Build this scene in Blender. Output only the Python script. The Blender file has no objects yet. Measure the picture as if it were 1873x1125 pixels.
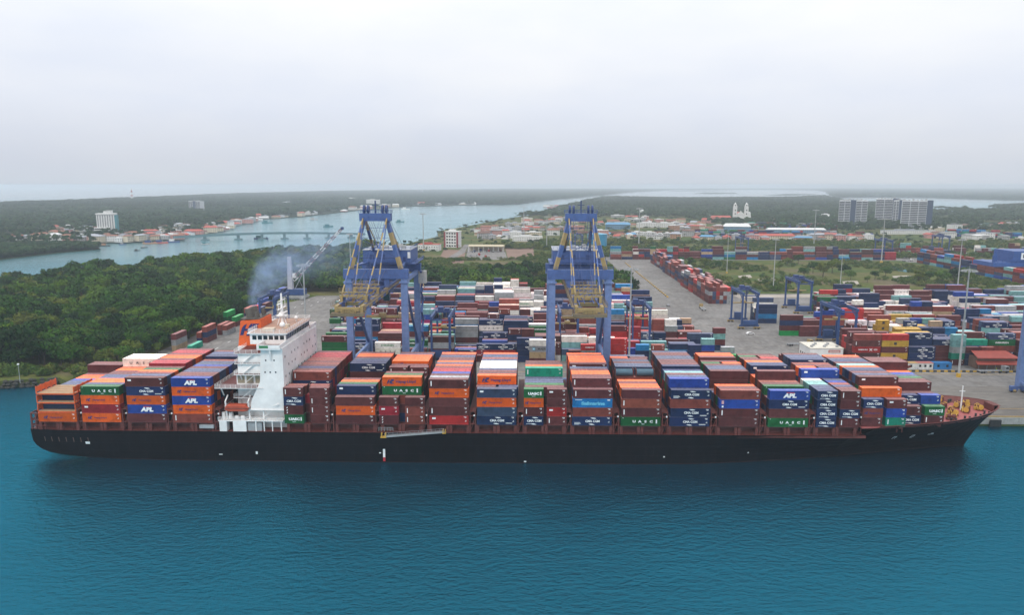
import bpy, math, random
from math import sin, cos, tan, atan, atan2, pi, radians, sqrt
from mathutils import Vector, Matrix
R = random.Random(7)
scene = bpy.context.scene
col = scene.collection

# ------------------------------------------------------------------ camera
CAM_Z = 86.0
FPX = 1340.0            # focal length in photograph pixels (1873 wide)
PITCH = radians(9.51)   # camera looks this far below the horizon
YAW = radians(1.3)      # quay and ship are turned this much against the camera
cam_data = bpy.data.cameras.new('camera')
cam_data.sensor_width = 36.0
cam_data.lens = FPX / 1873.0 * 36.0
cam_data.clip_start = 0.5
cam_data.clip_end = 80000
cam = bpy.data.objects.new('camera', cam_data)
cam.location = (0, 0, CAM_Z)
cam.rotation_euler = (pi / 2 - PITCH, 0, 0)
col.objects.link(cam)
scene.camera = cam


def port(u, v, z=0.0):
    """quay frame (u along the quay, v inland) to world"""
    return Vector((u * cos(YAW) + v * sin(YAW), -u * sin(YAW) + v * cos(YAW), z))


def unport(x, y):
    return x * cos(YAW) - y * sin(YAW), x * sin(YAW) + y * cos(YAW)


def ground(px, py, z=0.0):
    """survey helper: where the photo's sight line meets height z"""
    a = (px - 936.5) / FPX
    b = (py - 562.5) / FPX
    d = Vector((a, cos(PITCH) - b * sin(PITCH), -sin(PITCH) - b * cos(PITCH)))
    t = (z - CAM_Z) / d.z
    return Vector((d.x * t, d.y * t, z))


def side(px, py, v):
    """survey helper: u, z where the sight line meets the upright plane at v"""
    a = (px - 936.5) / FPX
    b = (py - 562.5) / FPX
    d = Vector((a, cos(PITCH) - b * sin(PITCH), -sin(PITCH) - b * cos(PITCH)))
    du, dv = unport(d.x, d.y)
    t = v / dv
    return du * t, CAM_Z + d.z * t


def pix(p):
    """world point to photo pixel (used to pick paint schemes by district)"""
    y = p[1]; h = p[2] - CAM_Z
    zc = y * cos(PITCH) - h * sin(PITCH)
    yc = y * sin(PITCH) + h * cos(PITCH)
    return 936.5 + FPX * p[0] / zc, 562.5 - FPX * yc / zc


# ------------------------------------------------------------------ mesh builder
class MB:
    def __init__(s):
        s.v = []; s.f = []; s.m = []; s.c = []; s.cur = 0; s.col = None

    def mat(s, i):
        s.cur = i
        return s

    def add(s, vs, fs):
        o = len(s.v)
        s.v.extend([tuple(p) for p in vs])
        for f in fs:
            s.f.append([i + o for i in f]); s.m.append(s.cur); s.c.append(s.col)

    def box(s, x0, x1, y0, y1, z0, z1):
        s.add([(x0, y0, z0), (x1, y0, z0), (x1, y1, z0), (x0, y1, z0), (x0, y0, z1), (x1, y0, z1), (x1, y1, z1), (x0, y1, z1)],
              [(0, 3, 2, 1), (4, 5, 6, 7), (0, 1, 5, 4), (1, 2, 6, 5), (2, 3, 7, 6), (3, 0, 4, 7)])

    def cbox(s, c, d):
        s.box(c[0] - d[0] / 2, c[0] + d[0] / 2, c[1] - d[1] / 2, c[1] + d[1] / 2, c[2] - d[2] / 2, c[2] + d[2] / 2)

    def beam(s, a, b, w, h=None, w2=None, h2=None):
        a = Vector(a); b = Vector(b); h = h or w; w2 = w2 or w; h2 = h2 or h
        d = (b - a)
        if d.length < 1e-6:
            return
        d.normalize()
        up = Vector((0, 0, 1)) if abs(d.z) < .99 else Vector((0, 1, 0))
        sx = d.cross(up).normalized(); sy = sx.cross(d).normalized()
        vs = []
        for p, ww, hh in ((a, w, h), (b, w2, h2)):
            for i, j in ((-1, -1), (1, -1), (1, 1), (-1, 1)):
                vs.append(p + sx * (i * ww / 2) + sy * (j * hh / 2))
        s.add(vs, [(0, 1, 2, 3), (4, 7, 6, 5), (0, 4, 5, 1), (1, 5, 6, 2), (2, 6, 7, 3), (3, 7, 4, 0)])

    def tube(s, a, b, r, r2=None, n=8):
        a = Vector(a); b = Vector(b); r2 = r if r2 is None else r2
        d = (b - a).normalized()
        up = Vector((0, 0, 1)) if abs(d.z) < .99 else Vector((0, 1, 0))
        sx = d.cross(up).normalized(); sy = sx.cross(d).normalized()
        vs = []
        for p, rr in ((a, r), (b, r2)):
            for k in range(n):
                t = 2 * pi * k / n
                vs.append(p + sx * (cos(t) * rr) + sy * (sin(t) * rr))
        fs = [(k, k + n, (k + 1) % n + n, (k + 1) % n) for k in range(n)]
        fs += [tuple(range(n)), tuple(range(2 * n - 1, n - 1, -1))]
        s.add(vs, fs)

    def prism(s, pts, z0, z1):
        """pts: ccw outline in xy"""
        n = len(pts)
        s.add([(p[0], p[1], z0) for p in pts] + [(p[0], p[1], z1) for p in pts],
              [tuple(range(n - 1, -1, -1)), tuple(range(n, 2 * n))] + [(k, (k + 1) % n, (k + 1) % n + n, k + n) for k in range(n)])

    def extr_y(s, pts, y0, y1):
        """pts: outline in xz"""
        n = len(pts)
        s.add([(p[0], y0, p[1]) for p in pts] + [(p[0], y1, p[1]) for p in pts],
              [tuple(range(n)), tuple(range(2 * n - 1, n - 1, -1))] + [(k, k + n, (k + 1) % n + n, (k + 1) % n) for k in range(n)])

    def extr_x(s, pts, x0, x1):
        """pts: outline in yz"""
        n = len(pts)
        s.add([(x0, p[0], p[1]) for p in pts] + [(x1, p[0], p[1]) for p in pts],
              [tuple(range(n - 1, -1, -1)), tuple(range(n, 2 * n))] + [(k, (k + 1) % n, (k + 1) % n + n, k + n) for k in range(n)])

    def blob(s, c, r, n=8, m=5):
        vs = [(c[0], c[1], c[2] - r[2])]
        for i in range(1, m):
            a = -pi / 2 + pi * i / m
            for k in range(n):
                t = 2 * pi * k / n
                vs.append((c[0] + r[0] * cos(a) * cos(t), c[1] + r[1] * cos(a) * sin(t), c[2] + r[2] * sin(a)))
        vs.append((c[0], c[1], c[2] + r[2]))
        fs = [(0, 1 + (k + 1) % n, 1 + k) for k in range(n)]
        for i in range(m - 2):
            for k in range(n):
                a = 1 + i * n + k; b = 1 + i * n + (k + 1) % n
                fs.append((a, b, b + n, a + n))
        L = len(vs) - 1; o = 1 + (m - 2) * n
        fs += [(o + k, o + (k + 1) % n, L) for k in range(n)]
        s.add(vs, fs)

    def rail(s, pts, h=1.1, t=.06, step=2.0, bars=2):
        """open guard rail along a polyline"""
        for a, b in zip(pts[:-1], pts[1:]):
            a = Vector(a); b = Vector(b); L = (b - a).length
            for k in range(1, bars + 1):
                o = Vector((0, 0, h * k / bars))
                s.beam(a + o, b + o, t)
            n = max(1, int(L / step))
            for k in range(n + 1):
                p = a.lerp(b, k / n)
                s.beam(p, p + Vector((0, 0, h)), t)

    def mesh(s, name, mats=(), smooth=False):
        me = bpy.data.meshes.new(name)
        me.from_pydata(s.v, [], s.f)
        for m in mats:
            me.materials.append(m)
        if len(mats) > 1:
            me.polygons.foreach_set('material_index', s.m)
        if any(c is not None for c in s.c):
            at = me.color_attributes.new('paint', 'FLOAT_COLOR', 'CORNER')
            buf = []
            for f, c in zip(s.f, s.c):
                c = c or (.5, .5, .5)
                for _ in f:
                    buf.extend((c[0], c[1], c[2], 1.0))
            at.data.foreach_set('color', buf)
        if smooth:
            me.polygons.foreach_set('use_smooth', [True] * len(me.polygons))
        me.update()
        return me

    def obj(s, name, mats, parent=None, loc=(0, 0, 0), rz=0.0, smooth=False):
        if not isinstance(mats, (list, tuple)):
            mats = [mats]
        return put(name, s.mesh(name, mats, smooth), parent, loc, rz)


def put(name, me, parent=None, loc=(0, 0, 0), rz=0.0):
    o = bpy.data.objects.new(name, me)
    col.objects.link(o)
    o.location = loc
    o.rotation_euler = (0, 0, rz)
    if parent:
        o.parent = parent
    return o


def tag(o, label=None, cat=None, group=None, kind=None):
    if label: o['label'] = label
    if cat: o['category'] = cat
    if group: o['group'] = group
    if kind: o['kind'] = kind
    return o


def empty(name, loc, rz=0.0, label=None, cat=None, group=None):
    return tag(put(name, None, None, loc, rz), label, cat, group)


def kids(o):
    return [c for c in bpy.data.objects if c.parent == o]


def copy_tree(o, loc=None, rz=None, label=None, parent=None, tree=None):
    """tree: [(child, [grandchildren])], read once for many copies"""
    c = o.copy()
    col.objects.link(c)
    if parent: c.parent = parent
    if loc is not None: c.location = loc
    if rz is not None: c.rotation_euler = (0, 0, rz)
    if label: c['label'] = label
    for ch, gs in (tree if tree is not None else [(k, [(g, []) for g in kids(k)]) for k in kids(o)]):
        copy_tree(ch, parent=c, tree=gs)
    return c


def tree_of(o):
    return [(k, [(g, []) for g in kids(k)]) for k in kids(o)]


ORD = 'first second third fourth fifth sixth seventh eighth ninth tenth eleventh twelfth thirteenth fourteenth fifteenth sixteenth seventeenth eighteenth nineteenth twentieth'.split()


def nth(n):
    """1-based ordinal in words"""
    if n <= 20:
        return ORD[n - 1]
    t = ['twenty', 'thirty', 'forty', 'fifty', 'sixty', 'seventy', 'eighty', 'ninety'][n // 10 - 2]
    if n % 10 == 0:
        return t[:-1] + 'ieth'
    return t + '-' + ORD[n % 10 - 1]


# ------------------------------------------------------------------ materials
def srgb(r, g, b):
    f = lambda c: (c / 255 / 12.92) if c <= 10 else ((c / 255 + .055) / 1.055) ** 2.4
    return (f(r), f(g), f(b))


class NT:
    def __init__(s, name):
        s.m = bpy.data.materials.new(name)
        s.m.use_nodes = True
        s.t = s.m.node_tree
        s.b = s.t.nodes['Principled BSDF']

    def n(s, typ, **kw):
        x = s.t.nodes.new(typ)
        for k, v in kw.items():
            if k.startswith('i_'):
                x.inputs[k[2:].replace('_', ' ')].default_value = v
            else:
                setattr(x, k, v)
        return x

    def l(s, a, b):
        s.t.links.new(a, b)

    def noise(s, scale, detail=4, rough=.6, coords='Object', vec=None, stretch=None):
        tc = s.n('ShaderNodeTexCoord')
        n = s.n('ShaderNodeTexNoise')
        n.inputs['Scale'].default_value = scale
        n.inputs['Detail'].default_value = detail
        n.inputs['Roughness'].default_value = rough
        src = tc.outputs[coords]
        if coords == 'World':
            pass
        if stretch:
            mp = s.n('ShaderNodeMapping')
            mp.inputs['Scale'].default_value = stretch
            s.l(src, mp.inputs['Vector']); src = mp.outputs['Vector']
        s.l(src, n.inputs['Vector'])
        return n.outputs['Fac']

    def wnoise(s, scale, detail=4, rough=.6, stretch=None):
        g = s.n('ShaderNodeNewGeometry')
        n = s.n('ShaderNodeTexNoise')
        n.inputs['Scale'].default_value = scale
        n.inputs['Detail'].default_value = detail
        n.inputs['Roughness'].default_value = rough
        src = g.outputs['Position']
        if stretch:
            mp = s.n('ShaderNodeMapping')
            mp.inputs['Scale'].default_value = stretch
            s.l(src, mp.inputs['Vector']); src = mp.outputs['Vector']
        s.l(src, n.inputs['Vector'])
        return n.outputs['Fac']

    def ramp(s, fac, stops):
        r = s.n('ShaderNodeValToRGB')
        e = r.color_ramp.elements
        while len(e) < len(stops):
            e.new(.5)
        for x, (p, c) in zip(e, stops):
            x.position = p
            x.color = (*c, 1) if len(c) == 3 else c
        s.l(fac, r.inputs['Fac'])
        return r.outputs['Color']

    def mix(s, fac, a, b, typ='MIX'):
        x = s.n('ShaderNodeMix')
        x.data_type = 'RGBA'; x.blend_type = typ
        for sock, v in ((x.inputs[0], fac), (x.inputs[6], a), (x.inputs[7], b)):
            if hasattr(v, 'is_linked'):
                s.l(v, sock)
            elif isinstance(v, (int, float)):
                sock.default_value = v
            else:
                sock.default_value = (*v, 1)
        return x.outputs[2]

    def math(s, op, a, b=0.0, clamp=False):
        x = s.n('ShaderNodeMath', operation=op, use_clamp=clamp)
        for sock, v in ((x.inputs[0], a), (x.inputs[1], b)):
            if hasattr(v, 'is_linked'):
                s.l(v, sock)
            else:
                sock.default_value = v
        return x.outputs[0]

    def bump(s, h, strength=.3, dist=.1):
        b = s.n('ShaderNodeBump')
        b.inputs['Strength'].default_value = strength
        b.inputs['Distance'].default_value = dist
        s.l(h, b.inputs['Height'])
        s.l(b.outputs['Normal'], s.b.inputs['Normal'])

    def out(s, c, rough=.6, metal=0.0, spec=.5):
        if hasattr(c, 'is_linked'):
            s.l(c, s.b.inputs['Base Color'])
        else:
            s.b.inputs['Base Color'].default_value = (*c, 1)
        s.b.inputs['Roughness'].default_value = rough
        s.b.inputs['Metallic'].default_value = metal
        s.b.inputs['Specular IOR Level'].default_value = spec
        return s.m


_paints = {}


def paint(name, c, rough=.55, wear=.25, scale=.6, dirt=(.09, .075, .06), spec=.4):
    """painted metal or plaster with patchy weathering"""
    if name in _paints:
        return _paints[name]
    t = NT(name)
    f = t.wnoise(scale, 6, .65)
    f2 = t.wnoise(scale * 4, 3, .6, stretch=(1, 1, .25))
    a = t.ramp(f, [(.35, tuple(x * .82 for x in c)), (.7, tuple(min(1, x * 1.12) for x in c))])
    k = t.ramp(f2, [(.5, (0, 0, 0)), (.78, (1, 1, 1))])
    m = t.mix(t.math('MULTIPLY', k, wear), a, dirt)
    _paints[name] = t.out(m, rough, spec=spec)
    return t.m


def cargo_paint(name, attr=False):
    """container enamel: the object's own colour, bleached dusty roof with top light painted in, rust and scuffs"""
    t = NT(name)
    if attr:
        a = t.n('ShaderNodeVertexColor', layer_name='paint'); base = a.outputs['Color']
    else:
        oi = t.n('ShaderNodeObjectInfo'); base = oi.outputs['Color']
    f = t.wnoise(.5, 5, .65)
    var = t.ramp(f, [(.28, (.60, .58, .57)), (.5, (1, 1, 1)), (.74, (1.22, 1.2, 1.2))])
    c = t.mix(1.0, t.mix(1.0, base, (.86, .84, .84), 'MULTIPLY'), var, 'MULTIPLY')
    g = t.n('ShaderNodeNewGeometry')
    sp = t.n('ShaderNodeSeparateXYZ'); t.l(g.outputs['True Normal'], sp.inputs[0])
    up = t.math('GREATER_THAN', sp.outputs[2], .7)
    # bleached, dusty, puddle-marked roof, lightened further to paint in light from above
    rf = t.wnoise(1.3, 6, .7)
    bleach_toplight = t.mix(.30, t.mix(1.0, c, (3.1, 3.0, 3.0), 'MULTIPLY'), (.50, .45, .44))
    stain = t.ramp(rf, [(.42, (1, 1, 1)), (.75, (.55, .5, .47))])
    roof = t.mix(1.0, bleach_toplight, stain, 'MULTIPLY')
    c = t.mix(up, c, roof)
    # rust streaks running down the walls
    st = t.wnoise(2.2, 4, .6, stretch=(1, 1, .12))
    k = t.ramp(st, [(.62, (0, 0, 0)), (.8, (1, 1, 1))])
    c = t.mix(t.math('MULTIPLY', k, .45), c, (.06, .028, .015))
    return t.out(c, .6, spec=.1)


M = {}
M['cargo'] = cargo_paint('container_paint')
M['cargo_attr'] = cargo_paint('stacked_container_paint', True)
M['white_letter'] = paint('white_lettering', (.78, .78, .77), .6, .1)
M['navy_letter'] = paint('navy_lettering', (.012, .02, .12), .6, .1)
M['red_letter'] = paint('red_lettering', (.45, .02, .03), .6, .1)
M['black_letter'] = paint('dark_lettering', (.03, .03, .035), .6, .1)
M['cyan_letter'] = paint('pale_blue_lettering', (.12, .42, .6), .6, .1)
M['steel'] = paint('galvanised_steel', (.32, .33, .34), .5, .2)
M['dark'] = paint('dark_steel', (.025, .027, .03), .55, .2)
M['crane_blue'] = paint('crane_blue_paint', (.06, .11, .285), .45, .22)
M['crane_dark'] = paint('deep_blue_paint', (.025, .05, .16), .45, .25)
M['crane_yellow'] = paint('crane_yellow_paint', (.34, .245, .10), .5, .45, dirt=(.14, .08, .05))
M['walkway'] = paint('walkway_grating', (.17, .13, .08), .7, .5, dirt=(.08, .05, .03))
M['rtg_blue'] = paint('gantry_blue_paint', (.022, .062, .19), .45, .22)
M['white'] = paint('white_paint', (.76, .76, .75), .45, .12, scale=.15, dirt=(.4, .33, .26))
M['ship_white'] = paint('ship_white_paint', (.84, .81, .785), .45, .14, scale=.12, dirt=(.42, .3, .2))
M['deck_red'] = paint('red_oxide_deck_paint', (.13, .030, .023), .6, .35, dirt=(.06, .03, .02))
M['deck_pink'] = paint('worn_red_deck_paint', (.35, .095, .09), .65, .3, dirt=(.2, .08, .06))
M['funnel'] = paint('funnel_orange_paint', (.72, .11, .012), .5, .1)
M['boat_orange'] = paint('lifeboat_orange', (.42, .07, .03), .5, .2)
M['glass'] = paint('dark_window_glass', (.012, .016, .02), .12, .0, spec=.6)
M['tyre'] = paint('black_rubber', (.015, .015, .015), .8, .2)
M['winch_yellow'] = paint('winch_yellow_paint', (.55, .33, .05), .5, .3)
M['concrete'] = paint('pier_concrete', (.30, .29, .27), .8, .3)
M['red_roof'] = paint('red_roof_sheet', (.40, .075, .05), .6, .3)

# ------------------------------------------------------------------ sky, sun, air
SUN_EL, SUN_AZ = radians(52), radians(200)     # behind the camera, high, seen through cloud
w = bpy.data.worlds.new('World')
scene.world = w
w.use_nodes = True
wt = w.node_tree
for n in list(wt.nodes):
    wt.nodes.remove(n)
wo = wt.nodes.new('ShaderNodeOutputWorld')
bg = wt.nodes.new('ShaderNodeBackground')
bg.inputs['Strength'].default_value = 0.1
sky = wt.nodes.new('ShaderNodeTexSky')
sky.sky_type = 'NISHITA'
sky.sun_disc = False
sky.sun_elevation = SUN_EL
sky.sun_rotation = SUN_AZ
sky.air_density = 1.5
sky.dust_density = 4.0
tc = wt.nodes.new('ShaderNodeTexCoord')
sep = wt.nodes.new('ShaderNodeSeparateXYZ')
wt.links.new(tc.outputs['Generated'], sep.inputs[0])
el = wt.nodes.new('ShaderNodeValToRGB')       # cloud deck: dull at the horizon, bright overhead
e = el.color_ramp.elements
for _ in range(4):
    e.new(.5)
for x, (p, c) in zip(e, ((0.0, (6.6, 7.1, 7.7)), (.03, (6.9, 7.3, 8.0)), (.10, (8.3, 8.7, 9.5)), (.16, (9.4, 9.65, 10.1)), (.45, (12.4, 12.6, 13.0)), (1.0, (17.0, 17.2, 17.6)))):
    x.position = p
    x.color = (c[0] / 10.0, c[1] / 10.0, c[2] / 10.0, 1)
wt.links.new(sep.outputs[2], el.inputs['Fac'])
mp = wt.nodes.new('ShaderNodeMapping')
mp.inputs['Scale'].default_value = (1.6, 1.6, 4.5)
wt.links.new(tc.outputs['Generated'], mp.inputs['Vector'])
cn = wt.nodes.new('ShaderNodeTexNoise')
cn.inputs['Scale'].default_value = 2.2
cn.inputs['Detail'].default_value = 5
cn.inputs['Roughness'].default_value = .5
wt.links.new(mp.outputs['Vector'], cn.inputs['Vector'])
cr = wt.nodes.new('ShaderNodeValToRGB')
cr.color_ramp.elements[0].position = .3
cr.color_ramp.elements[0].color = (9.25, 9.5, 10.1, 1)
cr.color_ramp.elements[1].position = .7
cr.color_ramp.elements[1].color = (10.6, 10.5, 10.4, 1)
wt.links.new(cn.outputs['Fac'], cr.inputs['Fac'])
mul = wt.nodes.new('ShaderNodeMix'); mul.data_type = 'RGBA'; mul.blend_type = 'MULTIPLY'
mul.inputs[0].default_value = 1
wt.links.new(el.outputs['Color'], mul.inputs[6])
wt.links.new(cr.outputs['Color'], mul.inputs[7])
mx = wt.nodes.new('ShaderNodeMix'); mx.data_type = 'RGBA'
mx.inputs[0].default_value = .94               # share of sky behind cloud
wt.links.new(sky.outputs['Color'], mx.inputs[6])
wt.links.new(mul.outputs[2], mx.inputs[7])
wt.links.new(mx.outputs[2], bg.inputs['Color'])
wt.links.new(bg.outputs['Background'], wo.inputs['Surface'])

sd = bpy.data.lights.new('sun', 'SUN')
sd.energy = 1.5
sd.angle = radians(14)
sd.color = (1.0, .96, .9)
so = bpy.data.objects.new('sun', sd)
so.rotation_euler = (pi / 2 - SUN_EL, 0, pi - SUN_AZ)
col.objects.link(so)

hz = MB()
hz.box(-42000, 42000, -600, 42000, -9.0, 92.0)
hm = bpy.data.materials.new('haze_air')
hm.use_nodes = True
ht = hm.node_tree
for n in list(ht.nodes):
    ht.nodes.remove(n)
ho = ht.nodes.new('ShaderNodeOutputMaterial')
hv = ht.nodes.new('ShaderNodeVolumePrincipled')
hv.inputs['Color'].default_value = (.72, .78, .85, 1)
hv.inputs['Density'].default_value = 0.000135
hv.inputs['Anisotropy'].default_value = 0.0
ht.links.new(hv.outputs['Volume'], ho.inputs['Volume'])
tag(hz.obj('haze', hm), kind='stuff')

# ------------------------------------------------------------------ water
t = NT('harbour_water')
n1 = t.wnoise(.58, 6, .62, stretch=(.8, 1.25, 1))
n2 = t.wnoise(.11, 3, .5, stretch=(.7, 1.3, 1))
n3 = t.wnoise(.012, 3, .5)
amp = t.ramp(n3, [(.35, (.55, .55, .55)), (.65, (1, 1, 1))])
h = t.math('ADD', t.math('MULTIPLY', n1, amp), t.math('MULTIPLY', n2, .45))
t.bump(h, .62, 1.0)
big = t.wnoise(.006, 4, .5)
c = t.ramp(big, [(.3, (.003, .017, .030)), (.7, (.005, .024, .042))])
g_ = t.n('ShaderNodeNewGeometry'); s_ = t.n('ShaderNodeSeparateXYZ'); t.l(g_.outputs['Position'], s_.inputs[0])
silt = t.n('ShaderNodeMapRange'); silt.inputs['From Min'].default_value = 330; silt.inputs['From Max'].default_value = 900
t.l(s_.outputs[1], silt.inputs['Value'])
c = t.mix(silt.outputs[0], c, (.045, .15, .165))          # silty shallows up the river
# body colour under a coloured surface sheen: blue harbour water, paler silty river
df = t.n('ShaderNodeBsdfDiffuse'); t.l(c, df.inputs['Color'])
gl = t.n('ShaderNodeBsdfGlossy'); gl.inputs['Roughness'].default_value = .10
sea = t.n('ShaderNodeMapRange'); sea.inputs['From Min'].default_value = 1800; sea.inputs['From Max'].default_value = 5000
t.l(s_.outputs[1], sea.inputs['Value'])
t.l(t.mix(sea.outputs[0], t.mix(silt.outputs[0], (.055, .70, 1.0), (.80, .95, 1.0)), (1.0, .99, .98)), gl.inputs['Color'])
fr = t.n('ShaderNodeFresnel'); fr.inputs['IOR'].default_value = 2.1
bp = [n for n in t.t.nodes if n.type == 'BUMP'][0]
for n in (df, gl, fr):
    t.l(bp.outputs['Normal'], n.inputs['Normal'])
ms = t.n('ShaderNodeMixShader'); t.l(fr.outputs[0], ms.inputs[0]); t.l(df.outputs[0], ms.inputs[1]); t.l(gl.outputs[0], ms.inputs[2])
t.l(ms.outputs[0], [n for n in t.t.nodes if n.type == 'OUTPUT_MATERIAL'][0].inputs['Surface'])
M['water'] = t.m
wm = MB()
wm.add([(-40000, -500, 0), (40000, -500, 0), (40000, 40000, 0), (-40000, 40000, 0)], [(0, 1, 2, 3)])
tag(wm.obj('water', M['water']), kind='structure')

# ------------------------------------------------------------------ land
t = NT('scrub_ground')
f = t.wnoise(.02, 7, .65)
f2 = t.wnoise(.25, 5, .7)
c = t.ramp(f, [(.28, (.028, .055, .012)), (.43, (.055, .09, .018)), (.54, (.10, .105, .026)), (.64, (.13, .105, .06)), (.76, (.045, .07, .018))])
d = t.ramp(f2, [(.3, (.62, .62, .62)), (.7, (1.2, 1.2, 1.2))])
M['scrub'] = t.out(t.mix(1.0, c, d, 'MULTIPLY'), .95, spec=.1)
t = NT('forest_floor')
f = t.wnoise(.03, 6, .65)
c = t.ramp(f, [(.35, (.010, .022, .008)), (.65, (.020, .034, .013))])
M['floor'] = t.out(c, .95, spec=.1)
t = NT('yard_concrete')
f = t.wnoise(.03, 7, .7)
f2 = t.wnoise(.5, 5, .65, stretch=(1, .35, 1))
c = t.ramp(f, [(.3, (.155, .146, .137)), (.55, (.21, .20, .188)), (.75, (.27, .257, .24))])
d = t.ramp(f2, [(.3, (.7, .7, .7)), (.6, (1.06, 1.06, 1.06))])
ty = t.ramp(t.wnoise(.55, 5, .7, stretch=(.03, 1.3, 1)), [(.48, (1, 1, 1)), (.7, (.68, .67, .66))])
pt = t.ramp(t.wnoise(.11, 2, .4), [(.56, (1, 1, 1)), (.6, (.80, .79, .77)), (.68, (1.12, 1.1, 1.08))])
c = t.mix(1.0, t.mix(1.0, c, ty, 'MULTIPLY'), pt, 'MULTIPLY')
M['yard'] = t.out(t.mix(1.0, c, d, 'MULTIPLY'), .85, spec=.2)
t = NT('quay_concrete')
f = t.wnoise(.05, 7, .7, stretch=(.3, 1, 1))
f2 = t.wnoise(.8, 5, .65, stretch=(.3, 1, 1))
c = t.ramp(f, [(.3, (.135, .122, .108)), (.7, (.20, .186, .166))])
d = t.ramp(f2, [(.3, (.75, .75, .75)), (.6, (1.05, 1.05, 1.05))])
M['quay'] = t.out(t.mix(1.0, c, d, 'MULTIPLY'), .85, spec=.2)
t = NT('brown_gravel')
f = t.wnoise(.08, 7, .7)
M['gravel'] = t.out(t.ramp(f, [(.3, (.17, .108, .083)), (.7, (.24, .165, .13))]), .95, spec=.1)
t = NT('pale_sand')
f = t.wnoise(.06, 7, .7)
M['sand'] = t.out(t.ramp(f, [(.3, (.27, .235, .20)), (.7, (.42, .38, .325))]), .95, spec=.1)
M['yellow_line'] = paint('yellow_road_paint', (.55, .33, .03), .8, .5)
M['white_line'] = paint('white_road_paint', (.62, .61, .58), .8, .4)


def land(name, pts, z, m, z0=-3.0):
    b = MB()
    a = sum(p[0] * q[1] - q[0] * p[1] for p, q in zip(pts, pts[1:] + pts[:1]))
    b.prism(pts if a > 0 else pts[::-1], z0, z)
    return tag(b.obj(name, m), kind='structure')


def sheet(name, pts, z, m):
    b = MB()
    a = sum(p[0] * q[1] - q[0] * p[1] for p, q in zip(pts, pts[1:] + pts[:1]))
    pts = pts if a > 0 else pts[::-1]
    b.add([(p[0], p[1], z) for p in pts], [tuple(range(len(pts)))])
    return tag(b.obj(name, m), kind='structure')


def G(*pp, z=0.0):
    return [tuple(ground(x, y, z)[:2]) for x, y in pp]


def P2(*uv):
    return [tuple(port(u, v)[:2]) for u, v in uv]


Q = 258.0       # quay face
GZ = 3.0        # height of the port ground
NEAR_BANK = [(-520, 560), (-430, 596), (-373, 677), (-341, 793), (-287, 881), (-200, 925), (-150, 1050), (-120, 1200)] + \
    G((800, 426), (850, 417), (900, 407), (960, 396.5), (1000, 391.5), (1016, 386), (1045, 378), (1080, 368.5), (1110, 361.5))
port_poly = P2((-150, Q), (520, Q), (1500, 300)) + [(6000, 1500)] + \
    G((1990, 376), (1850, 379), (1760, 385), (1700, 384), (1540, 369), (1500, 360), (1440, 363.5), (1350, 364), (1260, 365), (1150, 362.5)) + \
    NEAR_BANK[::-1] + [(-620, 540), (-640, 330)] + G((-250, 722), (-20, 711), (60, 706), (110, 703))
land('ground', port_poly, GZ, M['scrub'])
far_poly = G((-300, 463), (60, 452), (180, 446), (260, 443), (330, 438), (400, 420), (470, 402), (560, 396), (650, 385.5), (740, 378.2),
             (830, 376), (900, 374.5), (940, 374), (965, 371), (1000, 366), (1060, 361), (1108, 356.3), (1150, 351.8), (1230, 347.4),
             (1400, 346.8), (1500, 348.2), (1520, 352), (1530, 361.4), (1600, 361), (1700, 362), (1840, 366), (1900, 366.5), (2300, 362)) + \
    [(30000, 18000), (12000, 24000)] + G((936, 345.8), (600, 350.3), (400, 356.7), (200, 366), (0, 374), (-300, 388))
land('far_land', far_poly, 1.6, M['floor'])
land('mangrove_island', G((-200, 486), (0, 476), (60, 468.5), (120, 462), (184, 456.5), (178, 452.5), (120, 452), (0, 455), (-200, 460)), .8, M['floor'])
for q in (((1268, 354), (1300, 354.8), (1352, 354.2), (1345, 352.6), (1290, 351.9)), ((1215, 349.8), (1300, 349.4), (1340, 348.6), (1260, 348.2)),
          ((1400, 357), (1450, 357.6), (1500, 354.6), (1440, 354.4))):
    land('lagoon_island', G(*q), .8, M['floor'])

rv = MB()
for a_, c_ in zip(G((-250, 722), (-20, 711), (60, 706), (110, 703)), G((-20, 711), (60, 706), (110, 703))):
    d_ = (Vector(c_) - Vector(a_)); n_k = int(d_.length / 2.2)
    for k in range(n_k):
        p_ = Vector(a_) + d_ * ((k + .5) / n_k)
        for j in range(3):
            rv.blob((p_.x + R.uniform(-.6, .6), p_.y - 1.6 + j * .9 + R.uniform(-.3, .3), .3 + j * 1.1), (R.uniform(1.0, 1.7), R.uniform(.8, 1.2), R.uniform(.6, .95)), 6, 4)
tag(rv.obj('shore_revetment', paint('dark_wet_rock', (.035, .034, .028), .9, .3)), kind='structure')

# paved port area: sheets lie a few millimetres apart
s1 = GZ + .05
sheet('yard_pavement', P2((-186, 300), (-186, 470), (-160, 545), (-110, 552), (88, 552), (88, 800), (84, 860), (470, 860), (470, 800), (412, 800), (412, 560), (470, 540), (900, 540), (900, 300)), s1, M['yard'])
sheet('quay_apron', P2((-150, Q + 1), (-150, 300), (900, 300), (900, Q + 1)), s1, M['quay'])
sheet('grass_field', P2((146, 560), (146, 818), (412, 818), (412, 582), (330, 572)), s1 + .05, M['scrub'])
sheet('sandy_track', P2((156, 556), (420, 572), (470, 560), (620, 562), (900, 575), (900, 552), (470, 548), (300, 552), (156, 541)), s1 + .1, M['sand'])
sheet('gravel_lot', G((798, 483), (848, 482), (852, 458), (812, 456), z=3), s1, M['gravel'])
sheet('gravel_lot', G((930, 476), (978, 474), (974, 446), (922, 447), z=3), s1, M['gravel'])
sheet('truck_park', G((852, 476), (928, 475), (920, 447), (856, 449), z=3), s1 + .02, M['yard'])
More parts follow.
